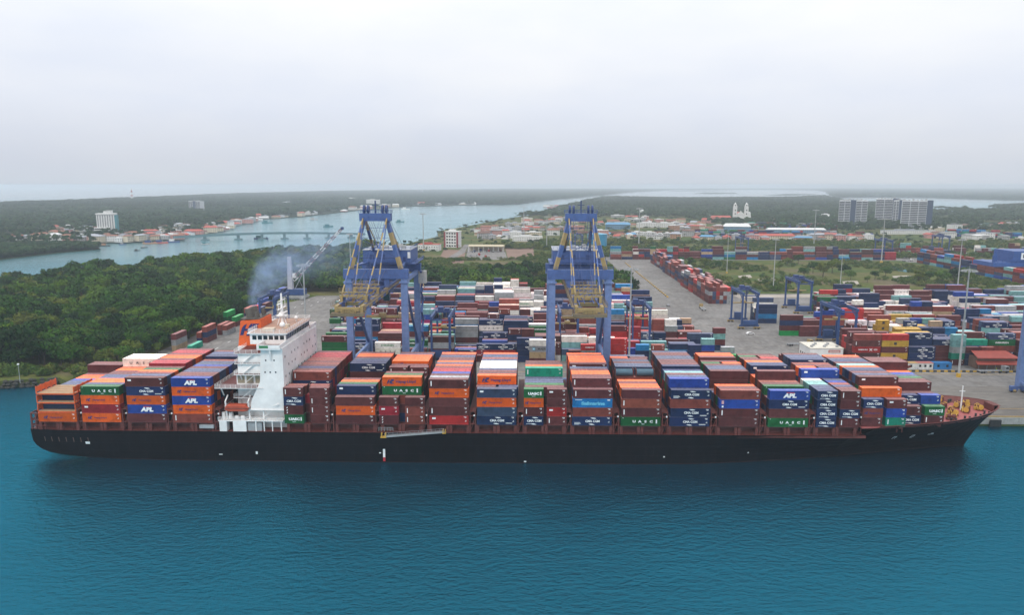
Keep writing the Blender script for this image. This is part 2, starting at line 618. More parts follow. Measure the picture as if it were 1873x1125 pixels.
sheet('access_road', G((770, 500), (790, 498), (850, 462), (858, 447), (850, 447), (838, 460), z=3), s1 + .03, M['yard'])
sheet('puddle', G((1622, 487), (1650, 491), (1668, 497), (1655, 498), (1628, 493), z=3), s1 + .12, M['water'])
for q in (((1350, 505), (1372, 503), (1376, 508), (1352, 510)), ((1385, 511), (1412, 509), (1425, 514), (1390, 516)), ((1632, 505), (1665, 504), (1680, 512), (1636, 514)), ((1540, 515), (1568, 514), (1572, 520), (1545, 521))):
    sheet('bare_earth', G(*q, z=3), s1 + .15, M['sand'])
# apron markings and rails
mk = MB()
def strip(b, u0, v0, u1, v1, wd, z):
    a = port(u0, v0, z); c = port(u1, v1, z); d = (c - a).normalized(); n = Vector((-d.y, d.x, 0)) * wd / 2
    b.add([a - n, c - n, c + n, a + n], [(0, 1, 2, 3)])
for v in (261.2, 291.5):
    strip(mk, -148, v, 520, v, .35, s1 + .02)
tag(mk.obj('crane_rail_track', M['dark']), kind='structure')
mk = MB()
strip(mk, -148, 259.6, 520, 259.6, .5, s1 + .04)
strip(mk, -148, 269, 520, 269, .25, s1 + .04)
strip(mk, -148, 320, 520, 320, .3, s1 + .04)
tag(mk.obj('apron_line_marking', M['yellow_line']), kind='structure')
mk = MB()
for k in range(26):
    strip(mk, -160 + (k % 2) * 9, 330 + k * 8, -160 + (k % 2) * 9, 334 + k * 8, .5, s1 + .04)
for k in range(50):
    strip(mk, 120 + k * 8, 322, 124 + k * 8, 322, .3, s1 + .04)
tag(mk.obj('road_marking', M['white_line']), kind='structure')
mk = MB()                                   # black and yellow kerb down the middle of the access road
for k in range(62):
    mk.mat(k % 2)
    a = port(104, 545 + k * 4.0, s1)
    mk.cbox((a.x, a.y, a.z + .3), (.9, 3.9, .6))
tag(mk.obj('road_kerb', [M['yellow_line'], M['dark']]), kind='structure')
mk = MB()
for k in range(90):
    mk.mat(k % 2)
    a = port(165 + k * 1.6, 324, s1)
    mk.cbox((a.x, a.y, a.z + .35), (1.58, .5, .7))
tag(mk.obj('yard_kerb', [M['yellow_line'], M['dark']]), kind='structure')
# quay face with fenders
qb = MB()
for k in range(34):
    a = port(-148 + k * 12.5, Q - .02, 0); d = port(-148 + k * 12.5 + 12.4, Q - .02, 0)
    qb.beam((a.x, a.y, 1.9), (d.x, d.y, 1.9), .5, 2.4)
tag(qb.obj('quay_wall', M['concrete']), 'grey concrete quay wall edge beside the moored ship', 'quay wall', kind='thing')
for k in range(6):
    u = 146 + k * 22
    if True:
        o = put('fender', None, None, port(u, Q - .3, 0), -YAW)
        tag(o, 'square dark rubber fender hanging on the quay wall', 'fender', 'fenders along the quay wall')
        b = MB(); b.box(-2, 2, -1.2, -.7, .1, 2.6); b.obj('fender_pad', M['tyre'], o)
        b = MB(); b.tube((-.9, -.75, 1.4), (-.9, .25, 1.4), .5); b.obj('fender_arm', M['steel'], o)
        b = MB(); b.tube((.9, -.75, 1.4), (.9, .25, 1.4), .5); b.obj('fender_arm', M['steel'], o)

# ------------------------------------------------------------------ lettering
_txt = {}


def text_faces(s, size, bold=0.0, shear=0.0, spacing=1.0):
    k = (s, size, bold, shear, spacing)
    if k in _txt:
        return _txt[k]
    cu = bpy.data.curves.new('lettering', 'FONT')
    cu.body = s; cu.size = size; cu.offset = bold; cu.shear = shear; cu.space_character = spacing
    cu.align_x = 'CENTER'; cu.align_y = 'CENTER'; cu.resolution_u = 2
    o = bpy.data.objects.new('lettering', cu)
    col.objects.link(o)
    dg = bpy.context.evaluated_depsgraph_get()
    me = o.evaluated_get(dg).to_mesh()
    r = ([tuple(v.co) for v in me.vertices], [tuple(p.vertices) for p in me.polygons])
    o.evaluated_get(dg).to_mesh_clear()
    bpy.data.objects.remove(o); bpy.data.curves.remove(cu)
    _txt[k] = r
    return r


class Sign(MB):
    """flat lettering in the xz plane of a wall that looks along -y"""
    def text(s, body, x, z, size, mat=0, bold=0.02, xs=1.0, shear=0.0, spacing=1.0, vertical=False, y=0.0):
        v, f = text_faces(body, size, bold, shear, spacing)
        s.cur = mat
        if vertical:
            s.add([(x + p[1], y, z - p[0] * xs) for p in v], f)
        else:
            s.add([(x + p[0] * xs, y, z + p[1]) for p in v], f)
        return s

    def poly(s, pts, mat=0, y=0.0):
        s.cur = mat
        s.add([(p[0], y, p[1]) for p in pts], [tuple(range(len(pts)))])
        return s

    def rect(s, x0, x1, z0, z1, mat=0, y=0.0):
        return s.poly([(x0, z0), (x1, z0), (x1, z1), (x0, z1)], mat, y)

    def arc(s, cx, cz, rx, rz, a0, a1, t, mat=0):
        n = 8
        o = []; i = []
        for k in range(n + 1):
            a = radians(a0 + (a1 - a0) * k / n); th = t * sin(pi * (k + .15) / (n + .3))
            o.append((cx + rx * cos(a), cz + rz * sin(a))); i.append((cx + (rx - th) * cos(a), cz + (rz - th) * sin(a)))
        return s.poly(o + i[::-1], mat)


WL, NL, RL, BL, CL = (M[k] for k in ('white_letter', 'navy_letter', 'red_letter', 'black_letter', 'cyan_letter'))
LET = {}


def sign(name, mats, build):
    s = Sign(); build(s)
    LET[name] = s.mesh('lettering', mats)


def codes(s, L, mat=0):
    for z, wd in ((2.45, .8), (2.2, .55), (1.3, .3), (1.05, .5)):
        s.rect(L / 2 - .5 - wd, L / 2 - .5, z, z + .13, mat)


def cma(s, k=1.0, fine=True):
    s.text('CMA CGM', .2, 1.4, .95 * k, 0, .035, 1.0)
    s.arc(.2, .45, 2.6 * k, 2.1 * k, 105, 62, .34)
    s.arc(.2, 2.35, 2.6 * k, 2.1 * k, -75, -118, -.34 * -1)


def hl_mark(s, x, z, h, mat=0):
    """slanted double-bar shipping emblem"""
    w_ = h * 1.15
    # two joined slanted letter-like bars with notches, leaning forward
    def q(*pp): s.poly([(x + a * w_ * .62 + b * h * .16, z + b * h * .5) for a, b in pp], mat)
    q((-1.0, -.9), (-.62, -.9), (-.62, -.2), (-.3, -.2), (-.3, .18), (-.62, .18), (-.55, .95), (-.85, .75), (-1.0, .3))
    q((-.26, -1.0), (.1, -1.0), (.1, -.25), (.35, -.25), (.35, .1), (.1, .1), (.1, 1.0), (-.1, 1.0), (-.26, .6))
    q((.14, -1.0), (.95, -1.0), (.8, -.62), (.45, -.62), (.45, -.28), (.14, -.28)); q((.14, .14), (.7, .14), (.85, .5), (.55, .55), (.9, 1.0), (.14, 1.0))


def mk_uasc(s):
    for i, ch in enumerate('UASC'):
        s.text(ch, -2.0 + i * 1.75, 1.42, 1.0, 0, .05, 1.35)
    s.rect(4.65, 5.05, .85, 2.1)
    s.rect(.3, 1.2, .55, .67)
    s.rect(-5.6, -5.3, 2.45, 2.6)


def mk_apl(s):
    s.text('APL', 0, 1.25, 1.75, 0, .12, 1.25, .15)
    s.rect(-1.1, 1.3, 2.12, 2.34, 1)
    codes(s, 11.9)


sign('cma', [WL], lambda s: (cma(s), codes(s, 11.9), s.rect(2.9, 4.9, .62, .72), s.rect(2.9, 4.9, .46, .54)))
sign('cma_left', [WL], lambda s: (cma(s), codes(s, 11.9), s.rect(-5.4, -3.7, .9, 1.02), s.rect(-5.4, -3.4, .62, .74), s.rect(-5.4, -3.9, .36, .48)))
sign('cma_short', [WL], lambda s: (cma(s, 1.02), s.rect(-2.3, -.9, .42, .52)))
sign('hl', [NL, WL], lambda s: (hl_mark(s, -3.6, 1.45, .95), s.text('Hapag-Lloyd', -.4, 1.42, .72, 0, .015, 1.1), codes(s, 11.9, 1)))
sign('hl_short', [NL], lambda s: (hl_mark(s, -2.0, 1.4, .8), s.text('Hapag-Lloyd', .5, 1.38, .68, 0, .015, 1.0)))
sign('hl_big', [NL], lambda s: (hl_mark(s, -3.4, 1.45, 1.5), s.text('Hapag-Lloyd', 1.2, 1.42, 1.25, 0, .03, 1.0)))
sign('uasc', [WL], mk_uasc)
sign('uasc_short', [WL], lambda s: (s.text('UASC', 0, 1.4, 1.05, 0, .06, 1.3), s.rect(2.0, 2.35, .9, 2.05), s.rect(-.6, .5, .55, .65)))
sign('uasc_grey', [BL], lambda s: [s.text(ch, -3.2 + i * 2.2, 1.3, 1.1, 0, .03, 1.3) for i, ch in enumerate('UASC')])
sign('apl', [WL, RL], mk_apl)
sign('maersk', [BL, WL, CL], lambda s: (s.rect(-4.6, -3.4, .85, 2.0, 2), s.poly([(-4 + (.42 if k % 2 == 0 else .16) * cos(pi / 2 + k * pi / 7), 1.43 + (.42 if k % 2 == 0 else .16) * sin(pi / 2 + k * pi / 7)) for k in range(14)], 1, -.004), s.text('MAERSK', .5, 1.42, 1.3, 0, .03, 1.15)))
sign('hamburg', [WL], lambda s: (s.text('HAMBURG', -2.0, 1.42, .9, 0, .02, 1.0), s.poly([(.8, .9), (1.2, .9), (2.4, 2.0), (2.0, 2.0)]), s.poly([(.8, 2.0), (1.2, 2.0), (2.4, .9), (2.0, .9)], 0, -.004), s.text('SÜD', 3.8, 1.42, .9, 0, .02, 1.0)))
sign('evergreen', [WL], lambda s: (s.text('EVERGREEN', 0, 1.42, 1.0, 0, .03, 1.15),))
sign('evergreen_green', [paint('green_lettering', (.01, .2, .05), .6, .1)], lambda s: (s.text('EVERGREEN', 0, 1.42, 1.0, 0, .03, 1.15),))
sign('msc', [BL], lambda s: (s.rect(-.65, .65, .9, 2.1), s.rect(-.45, .45, 1.1, 1.45, 0)))
sign('one', [WL], lambda s: (s.text('ONE', 0, 1.42, 1.6, 0, .06, 1.3),))
sign('safmarine', [CL, WL], lambda s: (s.text('Safmarine', .2, 1.3, 1.35, 0, .09, 1.35), s.rect(-5.3, -3.2, 2.4, 2.55, 1), s.rect(4.6, 5.4, 2.25, 2.6, 1)))
sign('bar', [WL], lambda s: (s.rect(-5.45, -5.15, .75, 2.35), codes(s, 11.9)))
sign('bar_short', [WL], lambda s: (s.rect(-2.45, -2.2, .75, 2.3), codes(s, 5.9)))
sign('dots_short', [WL], lambda s: [s.poly([(-2.2, z), (-1.9, z + .1), (-1.75, z + .55), (-2.05, z + .45)]) for z in (.35, 1.15, 1.95)])
sign('box', [WL], lambda s: (s.rect(-5.2, -4.1, 1.75, 2.3), codes(s, 11.9)))
sign('box_short', [WL], lambda s: (s.rect(-2.3, -1.2, 1.75, 2.25), codes(s, 5.9)))
sign('code', [WL], lambda s: codes(s, 11.9))
sign('code_short', [WL], lambda s: codes(s, 5.9))
sign('pink_box', [paint('faded_pink_decal', (.6, .32, .33), .6, .1), WL], lambda s: (s.rect(-5.5, -4.8, 1.4, 2.5, 0), s.rect(-5.4, -4.9, .3, .9, 1), codes(s, 11.9, 1)))
WRITES = {'cma': 'white lettering', 'cma_left': 'white lettering and small print', 'cma_short': 'white lettering', 'hl': 'small dark blue lettering', 'hl_short': 'dark blue lettering', 'hl_big': 'large dark blue lettering',
          'uasc': 'spaced white letters', 'uasc_short': 'white letters', 'uasc_grey': 'dark letters', 'apl': 'bold white letters', 'maersk': 'star emblem', 'hamburg': 'white lettering',
          'evergreen': 'white lettering', 'msc': 'square black emblem', 'one': 'white letters', 'safmarine': 'pale blue lettering', 'evergreen_green': 'green lettering',
          'bar': 'white stripe', 'bar_short': 'white stripe', 'dots_short': 'three white marks', 'box': 'small white panel', 'box_short': 'small white panel', 'pink_box': 'pink decal'}

# ------------------------------------------------------------------ containers
CC = {'m': ('maroon', (.105, .03, .03)), 'n': ('navy', (.013, .028, .085)), 's': ('slate blue', (.042, .065, .125)), 'o': ('orange', (.64, .105, .013)),
      'r': ('rust red', (.20, .05, .036)), 'c': ('crimson', (.29, .02, .03)), 'R': ('red', (.36, .025, .022)), 'b': ('blue', (.018, .055, .27)), 'k': ('sky blue', (.012, .17, .38)),
      'g': ('green', (.012, .115, .035)), 'G': ('bright green', (.008, .22, .05)), 't': ('teal', (.008, .22, .14)), 'e': ('grey', (.27, .29, .30)), 'w': ('white', (.68, .66, .61)),
      'y': ('yellow', (.42, .27, .035)), 'a': ('pale aqua', (.17, .36, .36)), 'p': ('magenta', (.38, .03, .15)), 'd': ('dark brown', (.07, .028, .024)), 'f': ('tan', (.38, .28, .17)), 'i': ('bright blue', (.01, .16, .5))}
CH = 2.86       # container height


def corrugated(L):
    b = MB()
    hx, hy = L / 2, 1.219
    # corner posts, rails
    for sx in (-1, 1):
        for sy in (-1, 1):
            b.box(sx * hx - (.16 if sx > 0 else 0), sx * hx + (.16 if sx < 0 else 0), sy * hy - (.16 if sy > 0 else 0), sy * hy + (.16 if sy < 0 else 0), 0, CH)
    for sy in (-1, 1):
        for z0, z1 in ((0.02, .17), (CH - .12, CH - .01)):
            b.box(-hx + .16, hx - .16, sy * hy - (.08 if sy > 0 else .005), sy * hy + (.08 if sy < 0 else .005), z0, z1)
    for sx in (-1, 1):
        for z0, z1 in ((0.02, .17), (CH - .12, CH - .01)):
            b.box(sx * hx - (.1 if sx > 0 else .0), sx * hx + (.1 if sx < 0 else 0), -hy + .16, hy - .16, z0, z1)
    # corrugated long walls
    n = int((L - .32) / .30)
    st = (L - .32) / n
    for sy in (-1, 1):
        vs = []
        for k in range(n):
            x = -hx + .16 + k * st
            for q, d in ((0, .012), (.38, .012), (.5, .05), (.88, .05)):
                vs.append((x + q * st, sy * (hy - d)))
        vs.append((hx - .16, sy * (hy - .012)))
        m = len(vs)
        P = [(x, y, .17) for x, y in vs] + [(x, y, CH - .12) for x, y in vs]
        b.add(P, [(k, k + 1, k + 1 + m, k + m) if sy < 0 else (k + 1, k, k + m, k + 1 + m) for k in range(m - 1)])
    # roof with shallow ribs
    n = int(L / 1.2); st = (L - .2) / n
    vs = []
    for k in range(n):
        x = -hx + .1 + k * st
        for q, d in ((0, .03), (.4, .03), (.46, .055), (.94, .055)):
            vs.append((x + q * st, CH - d))
    vs.append((hx - .1, CH - .03))
    m = len(vs)
    b.add([(x, -hy + .08, z) for x, z in vs] + [(x, hy - .08, z) for x, z in vs], [(k, k + 1, k + 1 + m, k + m) for k in range(m - 1)])
    b.add([(-hx + .1, -hy + .1, .1), (hx - .1, -hy + .1, .1), (hx - .1, hy - .1, .1), (-hx + .1, hy - .1, .1)], [(0, 3, 2, 1)])
    # plain front end, inset
    b.add([(-hx + .04, -hy + .16, .17), (-hx + .04, hy - .16, .17), (-hx + .04, hy - .16, CH - .12), (-hx + .04, -hy + .16, CH - .12)], [(0, 3, 2, 1)])
    return b.mesh('shipping_container', [M['cargo']])


def door_mesh(L):
    b = MB()
    hx, hy = L / 2, 1.219
    for s in (-1, 1):
        y0, y1 = (-hy + .17, -.01) if s < 0 else (.01, hy - .17)
        b.box(hx - .08, hx - .03, y0, y1, .18, CH - .13)
        for q in (.3, .75):
            y = y0 + (y1 - y0) * q
            b.box(hx - .03, hx + .02, y - .03, y + .03, .1, CH - .08)
    return b.mesh('door', [M['cargo']])


def reefer_unit(L):
    b = MB()
    hx, hy = L / 2, 1.219
    b.box(hx - .3, hx - .02, -hy + .17, hy - .17, .2, CH - .2)
    b.mat(1)
    b.box(hx - .02, hx + .02, -.7, .7, 1.5, 2.4)
    b.box(hx - .02, hx + .02, -.8, .8, .4, 1.2)
    return b.mesh('cooling_unit', [M['white'], M['dark']])


LONG, SHORT = 12.19, 6.058
ME = {40: corrugated(LONG), 20: corrugated(SHORT)}
ME[20].name = 'short_container'
DOOR = {40: door_mesh(LONG), 20: door_mesh(SHORT)}
REEF = reefer_unit(LONG)


def container(size, c, u, v, z, letter=None, label='', group=None, turn=0.0, parts=True, jitter=True):
    name, rgb = CC[c]
    reefer = c == 'w' and size == 40
    nm = 'refrigerated_container' if reefer else 'shipping_container' if size == 40 else 'short_container'
    p = port(u, v, z)
    if jitter:
        p.x += R.uniform(-.06, .06)
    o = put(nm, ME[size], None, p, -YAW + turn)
    q = R.uniform(.82, 1.16)
    o.color = (min(1, rgb[0] * q), min(1, rgb[1] * q * R.uniform(.94, 1.06)), min(1, rgb[2] * q * R.uniform(.92, 1.08)), 1)
    tag(o, label, 'container', group)
    if parts:
        d = put('cooling_unit' if reefer else 'door', REEF if reefer else DOOR[size], o)
        d.color = o.color
    if letter:
        if letter + '_short' in LET and size == 20:
            letter += '_short'
        put('lettering', LET[letter], o, (0, -1.219 - .014, 0))
    return o


def flat_rack(u, v, z, label, group):
    o = empty('flat_rack', port(u, v, z), -YAW, label, 'flat rack', group)
    b = MB(); b.box(-6.05, 6.05, -1.2, 1.2, .1, .5); f = b.obj('base', [M['rack_orange']], o)
    b = MB()
    for k in range(26):
        b.box(-5.75 + k * .44, -5.33 + k * .44, -1.1, 1.1, .5, .56)
    b.obj('plank_floor', [M['plank']], o)
    for s in (-1, 1):
        b = MB()
        x = s * 5.95
        for y in (-1.1, 1.1):
            b.box(x - .13, x + .13, y - .13, y + .13, .5, 2.75)
        b.box(x - .06, x + .06, -.97, .97, .9, 2.6)
        b.obj('end_wall', [M['rack_orange']], o)
    return o


def tank(u, v, z, label, group):
    o = empty('tank_container', port(u, v, z), -YAW, label, 'tank container', group)
    b = MB()
    for sx in (-1, 1):
        x = sx * 2.95
        b.box(x - .08, x + .08, -1.2, -1.05, 0, 2.6); b.box(x - .08, x + .08, 1.05, 1.2, 0, 2.6)
        b.box(x - .08, x + .08, -1.05, 1.05, 0, .16); b.box(x - .08, x + .08, -1.05, 1.05, 2.44, 2.6)
    for y in (-1.12, 1.12):
        b.box(-2.87, 2.87, y - .07, y + .07, .02, .15)
    b.obj('frame', M['deck_red'], o)
    b = MB(); b.tube((-2.7, 0, 1.32), (2.7, 0, 1.32), 1.12, n=20); b.obj('vessel', M['tank_teal'], o, smooth=False)
    return o


M['rack_orange'] = paint('rack_orange_paint', (.66, .10, .015), .55, .35)
M['plank'] = paint('weathered_plank', (.40, .28, .17), .9, .4)
M['tank_teal'] = paint('tank_teal_paint', (.05, .12, .17), .35, .2)

# ------------------------------------------------------------------ the ship
SV = 237.5
HB = 19.5
DZ = 9.7


def lerp_tab(tab, x):
    if x <= tab[0][0]:
        return tab[0][1]
    for (a, b), (c, d) in zip(tab[:-1], tab[1:]):
        if x <= c:
            t = (x - a) / (c - a)
            return b + (d - b) * t
    return tab[-1][1]


T_DECK = [(-157.8, 18.2), (-150, 19.2), (-140, 19.5), (104, 19.5), (112, 18.7), (120, 17.9), (128, 16.6), (136, 14.6), (143, 11.8), (149, 8.4), (152.5, 5.2), (154.3, 2.6), (155, .05)]
T_WL = [(-157.8, 15.5), (-150, 16.5), (-140, 17.3), (-130, 18), (-118, 18.8), (-108, 19.3), (-98, 19.5), (36, 19.5), (56, 18.6), (80, 15.6), (104, 11.0), (126, 5.8), (143, 2.0), (155, .05)]
T_BOT = [(-157.8, 5.4), (-157, 3.9), (-155.5, 2.6), (-153, 1.5), (-149, .7), (-142, .15), (-134, -.6), (-126, -2), (155, -2)]
T_TOP = [(-157.8, DZ), (102.5, DZ), (109, 12.5), (130, 13.2), (155, 14.6)]


def stem(z):
    return 155 - 9.2 * (1 - max(0, min(1, z / 14.0)) ** 1.15)


def hull_pt(x, f):
    zb, zt = lerp_tab(T_BOT, x), lerp_tab(T_TOP, x)
    z = zb + (zt - zb) * f
    g = max(0.0, min(1.0, (z - min(zb, 0)) / (zt - min(zb, 0)))) if x < 0 else max(0, z / zt)
    k = g ** (1.7 if x > 0 else .55)
    b = lerp_tab(T_WL, x) * (1 - k) + lerp_tab(T_DECK, x) * k
    xx = x
    if x > 36:
        xx = 36 + (x - 36) * (stem(z) - 36) / (155 - 36)
    return xx, b, z


ship = empty('container_ship', port(0, SV, 0), -YAW, 'huge black-hulled container ship moored alongside the quay with white superstructure near its stern', 'container ship')
XS = [-157.8, -157, -155.5, -153, -150, -146, -142, -137, -132, -126, -120, -114, -108, -102] + list(range(-95, 36, 13)) + [36, 46, 56, 66, 76, 86, 95, 102.4, 105, 109, 114, 120, 126, 132, 138, 143, 147, 150, 152.5, 154.2, 155]
FS = [0, .12, .2, .3, .42, .55, .7, .85, 1.0]
t = NT('black_hull_paint')
f = t.wnoise(.35, 6, .7, stretch=(1, 1, .35))
f2 = t.wnoise(1.2, 5, .7, stretch=(1.2, 1, .1))
c = t.ramp(f, [(.3, (.0025, .003, .004)), (.7, (.006, .0065, .009))])
seam = t.n('ShaderNodeTexBrick'); seam.inputs['Scale'].default_value = .1; seam.inputs['Mortar Size'].default_value = .006; seam.inputs['Color1'].default_value = (1, 1, 1, 1); seam.inputs['Color2'].default_value = (.72, .72, .75, 1); seam.inputs['Mortar'].default_value = (2.2, 2.0, 1.9, 1); seam.inputs['Row Height'].default_value = .28; seam.inputs['Brick Width'].default_value = 1.1
gp = t.n('ShaderNodeNewGeometry'); sx_ = t.n('ShaderNodeSeparateXYZ'); t.l(gp.outputs['Position'], sx_.inputs[0]); cx_ = t.n('ShaderNodeCombineXYZ'); t.l(sx_.outputs[0], cx_.inputs[0]); t.l(sx_.outputs[2], cx_.inputs[1]); t.l(cx_.outputs[0], seam.inputs['Vector'])
c = t.mix(1.0, c, seam.outputs['Color'], 'MULTIPLY')
c = t.mix(t.math('MULTIPLY', t.ramp(f2, [(.6, (0, 0, 0)), (.85, (1, 1, 1))]), .35), c, (.05, .022, .014))
g = t.n('ShaderNodeNewGeometry'); sp = t.n('ShaderNodeSeparateXYZ'); t.l(g.outputs['Position'], sp.inputs[0])
wl = t.math('LESS_THAN', t.math('ADD', sp.outputs[2], t.math('MULTIPLY', t.wnoise(.3, 3), .5)), .42)
c = t.mix(wl, c, (.03, .011, .010))
M['hull'] = t.out(c, .65, spec=.06)
b = MB()
n = len(FS)
for sgn in (-1, 1):
    vs = [(p[0], sgn * p[1], p[2]) for x in XS for p in (hull_pt(x, q) for q in FS)]
    fs = []
    for i in range(len(XS) - 1):
        for j in range(n - 1):
            a = i * n + j
            q = (a, a + n, a + n + 1, a + 1)
            fs.append(q if sgn < 0 else q[::-1])
    b.add(vs, fs)
tr = [hull_pt(XS[0], q) for q in FS]
b.add([(p[0], -p[1], p[2]) for p in tr] + [(p[0], p[1], p[2]) for p in tr], [(j, j + 1, n + j + 1, n + j) for j in range(n - 1)])
hull = b.obj('hull', M['hull'], ship, smooth=False)
# painted marks on the shell
b = MB()
def shell_mark(x0, x1, z0, z1, mat):
    ps = []
    for x, z in ((x0, z0), (x1, z0), (x1, z1), (x0, z1)):
        zb, zt = lerp_tab(T_BOT, x), lerp_tab(T_TOP, x)
        p = hull_pt(x, (z - zb) / (zt - zb))
        ps.append((p[0], -p[1] - .05, p[2]))
    b.mat(mat); b.add(ps, [(0, 1, 2, 3)])
shell_mark(-45.4, -44.7, 1.6, 4.3, 0); shell_mark(-45.4, -44.7, .3, 1.6, 1)
shell_mark(-85.6, -85.0, 2.3, 3.2, 0); shell_mark(-97.3, -96.2, 2.0, 2.3, 0); shell_mark(-140, -138.6, 5.0, 5.8, 0)
shell_mark(-46.6, -46, 2.9, 3.2, 0); shell_mark(-1.2, -.5, .4, .8, 0); shell_mark(42.6, 43.1, 2.2, 2.6, 0); shell_mark(71, 71.4, 3, 3.4, 0)
for x in (121.3, 128.2):
    shell_mark(x, x + .25, 5.2, 6.4, 0); shell_mark(x, x + 1.1, 6.2, 6.4, 0); shell_mark(x, x + 1.1, 5.2, 5.4, 0); shell_mark(x + .9, x + 1.1, 5.2, 6.4, 0)
shell_mark(134.5, 136.8, 5.9, 6.1, 0); shell_mark(135.2, 136.2, 6.3, 6.6, 0)
for k in range(7):
    shell_mark(-153.5 + k * 2.4, -153.2 + k * 2.4, 5.6, 7.2, 2)
b.obj('hull_marking', [WL, RL, paint('rust_mark', (.10, .05, .04), .7, .3)], hull)

b = MB()
DX = [x for x in XS if x <= 104] + [104]
b.prism([(x, -lerp_tab(T_DECK, x) + .25) for x in DX] + [(x, lerp_tab(T_DECK, x) - .25) for x in DX[::-1]], 8.9, DZ - .05)
b.obj('main_deck', M['deck_red'], ship)
FX = [104.2, 109, 114, 120, 126, 132, 138, 143, 147, 150, 152.5, 154]


def shell_at(x, z, inset):
    zb, zt = lerp_tab(T_BOT, x), lerp_tab(T_TOP, x)
    p = hull_pt(x, (z - zb) / (zt - zb))
    return p[0], max(.02, p[1] - inset)


b = MB()
pr = [shell_at(x, min(12.3, lerp_tab(T_TOP, x) - .2), .25) for x in FX]
b.prism([(p[0], -p[1]) for p in pr] + [(p[0], p[1]) for p in pr[::-1]], 11.95, 12.3)
fore = b.obj('forecastle_deck', M['deck_pink'], ship)
b = MB()
BX = [109.5, 114, 120, 126, 132, 138, 143, 147, 150, 152.5, 154.3]
for s in (-1, 1):
    for x0, x1 in zip(BX[:-1], BX[1:]):
        q = []
        for x in (x0, x1):
            zt = lerp_tab(T_TOP, x)
            lo_ = shell_at(x, 12.1, .22); hi_ = shell_at(x, zt - .02, .22)
            q.append(((lo_[0], s * lo_[1], 12.1), (hi_[0], s * hi_[1], zt + .04)))
        b.add([q[0][0], q[1][0], q[1][1], q[0][1]], [(0, 1, 2, 3)])
        b.beam((q[0][1][0], q[0][1][1] + s * .12, q[0][1][2]), (q[1][1][0], q[1][1][1] + s * .12, q[1][1][2]), .36, .14)
        p0, p1 = Vector(q[0][0]), Vector(q[0][1])
        b.beam((p0.x, p0.y - s * .9, 11.9), p1 - Vector((0, s * .1, .2)), .16)
q0, q1 = shell_at(154.3, 12.1, .2), shell_at(154.3, 14.4, .2)
b.box(q0[0] - .4, q0[0], -q1[1] - .1, q1[1] + .1, 12.1, lerp_tab(T_TOP, 154.3) + .04); b.box(q0[0] - .4, q1[0] + .5, -q1[1] - .1, q1[1] + .1, lerp_tab(T_TOP, 154.3) - .05, lerp_tab(T_TOP, 154.3) + .06)
b.obj('bulwark', M['deck_red'], ship)


def winch(x, y, rz, big):
    b = MB()
    w_ = big * 1.6
    b.box(-w_, w_, -.9, .9, 0, .25)
    for k in (-1, 0, 1):
        b.box(k * w_ * .9 - .12, k * w_ * .9 + .12, -.8, .8, .25, 1.7)
    b.tube((-w_ * .8, 0, 1.2), (-.15, 0, 1.2), .62, n=10); b.tube((.15, 0, 1.2), (w_ * .8, 0, 1.2), .62, n=10)
    b.mat(1)
    b.tube((w_ * .85, 0, 1.2), (w_ * 1.0, 0, 1.2), .85, n=10); b.tube((-w_ * 1.0, 0, 1.2), (-w_ * .85, 0, 1.2), .85, n=10); b.tube((-.1, 0, 1.2), (.1, 0, 1.2), .8, n=10); b.beam((-w_, .9, .4), (-w_ * .3, 1.2, 1.9), .2); b.beam((w_, .9, .4), (w_ * .3, 1.2, 1.9), .2)
    b.box(-.4, .4, .9, 1.6, .2, 1.1)
    b.obj('mooring_winch', [M['deck_red'], M['winch_yellow']], ship, (x, y, 12.3), rz)


for x, y, rz, bg_ in ((131.5, -3, .3, 1.5), (131, 3, .1, 1.4), (130.5, 9, .2, 1.4), (137.5, 6.5, 1.2, 1.5), (138.5, -4.5, 1.4, 1.4), (138, 1.2, .6, 1.2), (144.5, 2.5, .5, 1.2), (144, -2.5, .9, 1.1), (135, 12, .5, 1.0), (141.5, 8.6, .9, 1.0), (134.5, -10.5, -.4, .9), (149.5, 0, 1.5, .8), (148, 4, 1.0, .8)):
    winch(x, y, rz, bg_)


def bollard(x, y, rz):
    b = MB()
    b.box(-1.1, 1.1, -.35, .35, 0, .15)
    for k in (-.65, .65):
        b.tube((k, 0, .15), (k, 0, 1.1), .3, n=8); b.tube((k, 0, 1.1), (k, 0, 1.2), .38, n=8)
    b.obj('bollard', M['dark'], ship, (x, y, 12.3), rz)


for x, y, rz in ((128, -14.3, -.25), (134, -12.8, -.35), (139.5, -10.6, -.5), (144.5, -7.9, -.6), (149, -5.0, -.8), (128, 14.3, .25), (134, 13.2, .35), (139.5, 11.4, .5), (144.5, 8.3, .6), (149, 5.4, .8)):
    bollard(x, y, rz)
b = MB(); b.tube((143.5, 0, 11.9), (143.5, 0, 20.5), .28, .16); b.box(142.6, 144.4, -.08, .08, 18.6, 18.8); b.obj('fore_mast', M['white'], ship)
b = MB()                                                     # deck-store derrick standing off the far rail
b.tube((126.5, 12.2, 12.2), (126.5, 12.2, 21.5), .75, .6); b.box(125.2, 127.8, 11.4, 13, 20, 22.4); b.beam((126.5, 12.2, 21.8), (131.5, 10.6, 24.5), .7)
b.box(125.3, 127.7, 11.2, 13.2, 11.9, 14.2); b.rail([(125.2, 11.3, 22.4), (127.8, 11.3, 22.4), (127.8, 13.1, 22.4), (125.2, 13.1, 22.4)], 1.1, .12, 1.3)
b.mat(1); b.blob((126.1, 11.1, 23.6), (.5, .5, .5)); b.blob((127.9, 12.4, 21.4), (.4, .4, .4))
b.obj('stores_crane', [M['deck_red'], M['white']], ship)
b = MB(); b.box(127.6, 128.0, -14.8, 14.8, 11.9, 14.6)
